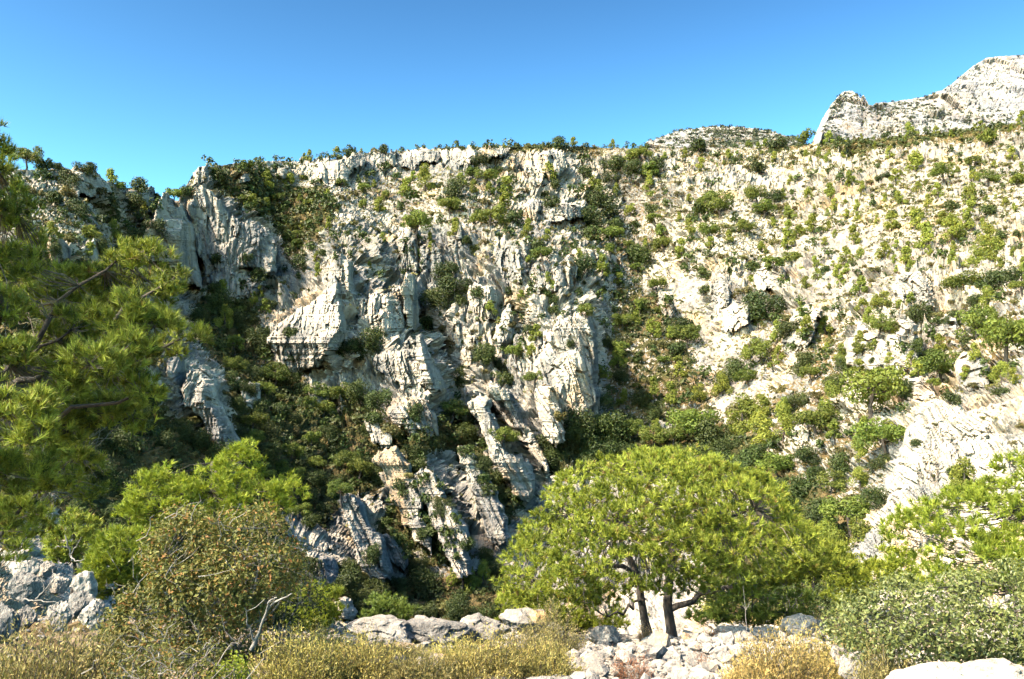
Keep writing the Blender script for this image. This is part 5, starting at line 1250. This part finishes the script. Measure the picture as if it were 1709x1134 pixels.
# ---- big pine that hangs into the picture
rl = np.random.default_rng(21)
BOUGH = [  # px, py, rx, ry, depth
    (285, 470, 30, 30, 10.6), (250, 432, 45, 28, 10.9), (205, 425, 45, 30, 11.2), (205, 525, 68, 40, 9.6), (258, 545, 38, 32, 9.8), (215, 590, 55, 35, 9.4), (150, 610, 62, 40, 9.0), (100, 640, 45, 35, 9.1), (235, 655, 42, 30, 9.6), (30, 690, 55, 48, 8.4), (65, 725, 35, 30, 8.3),
    (22, 590, 36, 36, 8.8), (12, 520, 40, 30, 9.2), (30, 440, 50, 35, 10.2), (25, 350, 45, 35, 11.0), (5, 300, 26, 40, 11.8), (2, 240, 20, 45, 12.0), (100, 480, 70, 45, 11.4), (120, 550, 60, 40, 11.0), (170, 470, 50, 40, 11.6), (312, 560, 36, 28, 11.2), (280, 590, 36, 28, 11.4),
    (160, 690, 65, 40, 10.6), (100, 720, 60, 45, 10.4), (220, 700, 40, 30, 10.8), (30, 790, 60, 45, 9.6), (90, 790, 50, 40, 10.4), (30, 860, 50, 40, 10.2), (130, 760, 40, 30, 11.2), (10, 920, 30, 30, 10.6),
    (-80, 640, 80, 60, 8.6), (-100, 500, 90, 60, 8.8), (-90, 380, 80, 60, 9.4), (-60, 250, 60, 60, 10.5), (-160, 250, 80, 70, 9.5), (-180, 420, 90, 70, 9), (-90, 780, 80, 60, 9), (-200, 600, 90, 80, 8.6), (-260, 380, 90, 90, 9), 
]
BOUGH += [(150, 520, 110, 80, 12.6), (90, 620, 100, 80, 12.4), (160, 660, 90, 70, 12.2), (60, 740, 90, 70, 12.0), (120, 800, 80, 50, 12.2), (30, 480, 70, 70, 12.4), (240, 500, 60, 60, 12.4), (40, 860, 70, 50, 12.0), (20, 400, 60, 50, 12.6), (-20, 320, 50, 60, 12.4)]
BOUGH = [(x, y, rx, ry, Y * 0.5) for x, y, rx, ry, Y in BOUGH]
tb = at(-230, 1040, 5.0); tb[2] = float(ground_z(tb[0], tb[1]))
lpine = plant('pine_tree', tb, 'big dark pine hanging into the picture with sunlit tips', 'pine')
lb = []
for (x, y, rx, ry, Y) in BOUGH:
    c0 = at(x, y, Y); m_ = Y / F
    for _ in range(max(8, int(rx * ry / 85))):
        v = rl.normal(size=3); v /= np.linalg.norm(v); v *= rl.uniform(0.4, 1) ** 0.5
        lb.append((c0 + v * np.array([rx * m_, 0.45 * (rx + ry) * m_, ry * m_]) * 0.85 - tb, rl.uniform(0.042, 0.08)))
sv_ = np.array(SUN_V)
for (x, y, rx, ry, Y) in BOUGH[:30]:  # unseen boughs added towards the sun, out of frame, to shade the crown
    for t_ in (1.1, 1.8):
        c0 = at(x, y, Y) + sv_ * t_ * rl.uniform(0.85, 1.15); m_ = Y / F
        qx, qy = topix(c0)
        if qx > -90 or c0[2] > 3.2 or rl.uniform() < 0.6: continue
        for _ in range(14):
            v = rl.normal(size=3); v /= np.linalg.norm(v); v *= rl.uniform(0.3, 1) ** 0.5
            lb.append((c0 + v * np.array([0.3, 0.28, 0.14]) - tb, rl.uniform(0.05, 0.09)))
g = Geo(); g.add(*needle_crown(rl, lb, 8, 16, 0.050, 0.0058, 0.8, 0.8, 0.6, warm=0.03))
link('crown', g.mesh('crown', M_LEFT), lpine)
tp = np.array([(0, 0, -0.3), (0.05, 0.1, 1.0), (0.0, 0.2, 2.2), (0.15, 0.3, 3.6), (0.15, 0.35, 3.9), (0.15, 0.35, 4.3)])
g = Geo(); tube(g, tp, [0.15, 0.13, 0.11, 0.09, 0.04, 0.02], 12); link('trunk', g.mesh('trunk', M_BARK, True), lpine)
hubs = []
for (x, y, rx, ry, Y) in BOUGH[:30:2]:
    c = at(x, y, Y) - tb
    i = int(np.argmin(np.abs(tp[:, 2] - (c[2] - 0.5))))
    q = wobble(tp[i], c, rl, 12, 0.03, -0.05)
    g = Geo(); tube(g, q, np.linspace(0.03, 0.007, 12), 6); link('branch', g.mesh('branch', M_BARK, True), lpine)
    hubs += list(q[5:])
g = Geo(); limbs(g, rl, hubs, lb, 0.0042, 0.8, 3); link('twigs', g.mesh('twigs', M_BROWN), lpine, kind='stuff')

# ---- leafy shrubs
def leafy(name, poly, Y, dep, nl, rr, per, size, mat, base_px, label, seed, warm=0.0, up=0.2, asp=0.5, twig=M_TWIG, bare=40, cat='shrub'):
    r_ = np.random.default_rng(seed)
    b0 = at(*base_px, Y); b0[2] = min(b0[2], float(ground_z(b0[0], b0[1])))
    e = plant(name, b0, label, cat)
    lb = [(c - b0, r) for c, r in sample_lobes(r_, poly, Y, dep, nl, rr[0], rr[1])]
    g = Geo(); g.add(*leaf_crown(r_, lb, per, size, up, warm, asp)); link('foliage', g.mesh('foliage', mat), e)
    hubs = []
    g = Geo()
    for k in range(9):
        c = lb[r_.integers(0, len(lb))][0]
        q = wobble(np.array([r_.normal(0, 0.12), r_.normal(0, 0.12), -0.1]), c, r_, 8, 0.06)
        tube(g, q, np.linspace(0.028, 0.008, 8), 5); hubs += list(q[3:])
    link('stems', g.mesh('stems', twig), e)
    g = Geo(); limbs(g, r_, hubs, lb, 0.007, 1, 3)
    for _ in range(bare):
        c, r = lb[r_.integers(0, len(lb))]
        p = c + r_.normal(0, r, 3) - np.array([0, dep * 0.35, 0])
        q = p + np.array([r_.normal(0, 0.22), r_.normal(0, 0.12), abs(r_.normal(0.12, 0.18))])
        tube(g, wobble(p, q, r_, 5, 0.1), [0.006, 0.005, 0.004, 0.003, 0.002], 3)
    link('twigs', g.mesh('twigs', twig), e, kind='stuff')
    return e
leafy('mastic_shrub', [(262, 1000), (240, 960), (262, 900), (290, 860), (330, 845), (370, 855), (385, 880), (420, 850), (450, 860), (480, 890), (500, 930), (500, 985), (460, 1010), (430, 1060), (440, 1100), (360, 1110), (240, 1110), (190, 1080), (185, 1020), (215, 985)], 11.5, 1.0, 300, (0.12, 0.22), 84, 0.026, M_TEREB, (350, 1120), 'tangled shrub with turning red-brown leaves and bare grey twigs', 51, warm=0.24, bare=55)
leafy('mastic_shrub', [(400, 940), (440, 930), (500, 945), (530, 970), (530, 1020), (500, 1045), (440, 1050), (410, 1010)], 12.5, 0.7, 90, (0.13, 0.22), 40, 0.022, M_SHRUB, (470, 1070), 'dark green shrub in the shade of the red-leaved shrub', 52, bare=10)
leafy('olive_shrub', [(1392, 1050), (1420, 1010), (1460, 985), (1520, 972), (1600, 968), (1650, 955), (1720, 945), (1820, 960), (1830, 1080), (1760, 1105), (1640, 1100), (1560, 1095), (1520, 1110), (1470, 1134), (1440, 1120), (1440, 1090), (1400, 1075)], 11.0, 1.1, 360, (0.12, 0.22), 54, 0.028, M_OLIVE, (1600, 1120), 'wide grey-olive shrub with glossy leaves over white slabs', 53, up=0.3, bare=12, twig=M_BARK)
leafy('mastic_shrub', [(200, 1134), (210, 1085), (280, 1075), (360, 1085), (400, 1110), (400, 1150), (220, 1160)], 8.6, 0.5, 90, (0.09, 0.15), 40, 0.017, M_TEREB, (300, 1180), 'low mixed brush at the foot of the red-leaved shrub', 54, warm=0.15, bare=60)
leafy('mastic_shrub', [(350, 1140), (360, 1105), (395, 1098), (410, 1120), (405, 1150)], 8.6, 0.25, 28, (0.07, 0.12), 40, 0.016, M_LIGHT, (380, 1180), 'small vivid green plant at the bottom edge', 55, bare=0)
leafy('mastic_shrub', [(1290, 985), (1300, 960), (1330, 955), (1345, 985), (1320, 1000)], 28.0, 0.5, 24, (0.16, 0.26), 40, 0.035, M_SHRUB, (1318, 1010), 'dark shrub tucked between soft pines past the long branch', 56, bare=0)
leafy('mastic_shrub', [(1352, 1040), (1358, 1015), (1385, 1008), (1402, 1025), (1395, 1042)], 24.0, 0.4, 22, (0.12, 0.2), 40, 0.03, M_SHRUB, (1375, 1050), 'small deep-green shrub at the brow beyond the yellow bush', 57, bare=0)

def heath(px, py, w, h, Y, mat, label, seed, stems=170, per=42, leaf=0.013, name='heath_bush', cat='bush', twig=M_BARK, splay=1.0):
    """upright feathery bush: stems from one foot, each with tiny leaves along its upper part"""
    r_ = np.random.default_rng(seed)
    top_ = at(px, py - h, Y); b0 = at(px, py, Y); b0[2] = float(ground_z(b0[0], b0[1])) - 0.05
    wm, hm = w * Y / F, max(top_[2] - b0[2], 0.25 * w * Y / F)
    e = plant(name, b0, label, cat)
    gs_, gl = Geo(), Geo()
    for _ in range(stems):
        a = r_.uniform(0, 2 * math.pi); rr = math.sqrt(r_.uniform())
        f0 = np.array([0.25 * wm * rr * math.cos(a), 0.25 * wm * rr * math.sin(a), -0.08])
        tip = np.array([0.5 * wm * rr * math.cos(a) * splay + r_.normal(0, 0.07 * wm), 0.42 * wm * rr * math.sin(a) * splay + r_.normal(0, 0.05 * wm), hm * (1 - 0.55 * rr ** 2) * r_.uniform(0.45, 1.12)])
        q = wobble(f0, tip, r_, 5, 0.06)
        tube(gs_, q, np.linspace(0.005, 0.0018, 5), 3)
        t = r_.uniform(0.3, 1.03, per) ** 0.8
        sp_ = r_.normal(0, 0.05, (8, 3)) * (wm ** 0.5)
        P = np.stack([np.interp(t * 4, range(5), q[:, k]) for k in range(3)], -1) + sp_[r_.integers(0, 8, per)] * (t ** 2)[:, None] + r_.normal(0, 0.016 * wm ** 0.5, (per, 3))
        ax_ = (tip - f0) / np.linalg.norm(tip - f0)
        d = ax_ + r_.normal(0, 0.5, (per, 3)); d /= np.linalg.norm(d, axis=1)[:, None]
        sd = np.cross(d, r_.normal(size=(per, 3))); sd /= np.linalg.norm(sd, axis=1)[:, None]
        L = leaf * r_.uniform(1.6, 3.2, per)[:, None]
        V = np.stack([P - sd * leaf * 0.42, P + sd * leaf * 0.42, P + d * L], 1).reshape(-1, 3)
        tn = np.clip(r_.uniform(0.1, 0.8) + r_.normal(0, 0.15, per), 0, 1)
        gl.add(V, np.arange(per * 3).reshape(per, 3), np.repeat(tn, 3))
    link('stems', gs_.mesh('stems', twig), e)
    link('foliage', gl.mesh('foliage', mat), e)
    return e
HE = [  # px, base py, w, h, depth, material, label
    (500, 1190, 160, 150, 10.6, M_HEATH, 'golden heath bush beside the low mixed brush'),
    (600, 1190, 150, 132, 11.0, M_HEATH, 'golden heath bush in front of the broad white slab'),
    (705, 1185, 130, 95, 10.8, M_HEATHB, 'browner twiggy heath bush among the golden ones'),
    (805, 1185, 150, 134, 11.2, M_HEATH, 'golden heath bush in front of the knobbly slab'),
    (905, 1170, 130, 100, 11.4, M_HEATH, 'golden heath bush at the edge of the rubble'),
    (530, 1120, 150, 78, 12.5, M_HEATH, 'pale yellow heath bush up against the young pine'),
    (640, 1120, 140, 45, 13.0, M_HEATHB, 'low dull heath below the white slab'),
    (760, 1110, 160, 38, 13.5, M_HEATH, 'low yellow heath below the cracked slab'),
    (925, 1075, 100, 70, 16.0, M_HEATHB, 'brown feathery bush beside the lichen boulder'),
    (880, 1110, 130, 60, 13.5, M_HEATHB, 'mixed brown heath in front of the lichen boulder'),
    (60, 1180, 220, 140, 8.6, M_HEATHB, 'brown-green heath bush in the bottom corner'),
    (170, 1180, 160, 130, 8.8, M_HEATHB, 'brownish heath bush next to the bottom corner'),
    (1300, 1150, 150, 100, 10.8, M_HEATH, 'round yellow bush on the rubble'),
    (1365, 1120, 110, 75, 11.6, M_HEATH, 'yellow bush touching the pointed white boulder'),
    (1250, 1160, 90, 60, 10.4, M_HEATH, 'small yellow tuft beside the round yellow bush'),
    (1480, 1150, 100, 80, 10.2, M_HEATHB, 'grey-green spiky bush under the olive shrub'),
    (1420, 1060, 80, 50, 14.0, M_HEATH, 'straw-coloured bush between olive shrub and soft pine'),
]
for i, (px_, py_, w, h, Y, mat_, lab) in enumerate(HE):
    heath(px_, py_, w, h, Y, mat_, lab, 600 + i, stems=int(90 + w * 0.7), per=52, leaf=0.016)
heath(1055, 1125, 70, 45, 12.5, M_RED, 'small reddish dry plant on the rubble', 640, 60, 30, 0.012, 'dry_plant', 'plant')
heath(1165, 1110, 40, 50, 14.0, M_RED, 'sparse rusty sprig on the rubble below the trunk', 641, 14, 22, 0.013, 'dry_plant', 'plant')
heath(1076, 1062, 22, 26, 21.0, M_DRY, 'orange dry tuft in front of the leaning trunk', 642, 60, 24, 0.014, 'grass_tuft', 'grass')
heath(1100, 1062, 22, 24, 21.0, M_DRY, 'straw tuft between the two trunks', 643, 30, 20, 0.012, 'grass_tuft', 'grass')
heath(1380, 1045, 70, 22, 20.0, M_DRY, 'orange-tinged dry grass on the brow', 644, 60, 24, 0.014, 'grass_tuft', 'grass')
heath(185, 1140, 50, 20, 8.4, M_DRY, 'orange dry tuft at the bottom edge', 645, 60, 24, 0.010, 'grass_tuft', 'grass')
heath(1190, 1065, 40, 18, 20.0, M_RED, 'rusty low plant beside the trunk foot', 646, 40, 22, 0.014, 'dry_plant', 'plant')

# ---- dead wood
M_DEAD = bark_mat('bleached_wood', (0.12, 0.105, 0.09), (0.29, 0.26, 0.22))
def dead(name, segs, label, seed, cat='branch'):
    r_ = np.random.default_rng(seed)
    p0 = at(*segs[0][0])
    e = plant(name, p0, label, cat)
    for j, (pts) in enumerate(segs):
        P = np.array([at(*q) for q in pts[:-1]] if isinstance(pts[-1], (int, float)) else [at(*q) for q in pts]) - p0
        t_ = np.linspace(0, len(P) - 1, 14); fine = np.stack([np.interp(t_, range(len(P)), P[:, k]) for k in range(3)], -1)
        fine[1:] += r_.normal(0, 0.006, (13, 3))
        rad = pts[-1] if isinstance(pts[-1], (int, float)) else 0.02
        g = Geo(); tube(g, fine, np.linspace(rad, rad * 0.35, 14), 6)
        link('limb' if j == 0 else 'side_branch', g.mesh('limb', M_DEAD, True), e)
dead('dead_branch', [[(418, 1085, 9.4), (432, 1055, 9.4), (445, 1020, 9.3), (462, 1003, 9.2), (486, 992, 9.1), 0.02], [(445, 1020, 9.3), (450, 1004, 9.2), (462, 997, 9.2), 0.014], [(425, 1070, 9.4), (412, 1040, 9.3), (410, 1015, 9.2), 0.012]], 'bleached dead branch leaning out of the red-leaved shrub', 81)
dead('dead_branch', [[(120, 936, 13.6), (117, 920, 13.5), (112, 905, 13.4), (108, 892, 13.4), 0.016], [(118, 926, 13.5), (128, 912, 13.4), (136, 897, 13.3), 0.01], [(118, 928, 13.5), (126, 936, 13.3), (141, 935, 13.2), 0.012], [(116, 914, 13.5), (100, 912, 13.4), (88, 916, 13.3), 0.014]], 'forked bleached twig standing over the boulder heap', 82)
dead('dry_weed', [[(1247, 1082, 14.0), (1246, 1050, 14.0), (1244, 1015, 14.0), (1240, 978, 14.0), 0.007], [(1245, 1018, 14.0), (1250, 1008, 14.0), (1254, 1004, 14.0), 0.006], [(1245, 1018, 14.0), (1238, 1006, 14.0), 0.005]], 'thin upright dry stem on the rubble', 83, 'stem')
dead('dry_weed', [[(1258, 1085, 13.6), (1259, 1072, 13.6), (1257, 1060, 13.6), 0.01]], 'short dark stub next to the thin dry stem', 84, 'stem')
dead('dead_branch', [[(60, 1000, 12.6), (75, 985, 12.5), (90, 970, 12.5), (88, 950, 12.6), 0.014], [(75, 985, 12.5), (70, 970, 12.5), (72, 955, 12.5), 0.008], [(40, 1000, 12.5), (70, 1004, 12.4), (98, 1006, 12.3), 0.012]], 'grey fallen sticks lying across the boulder heap', 85)
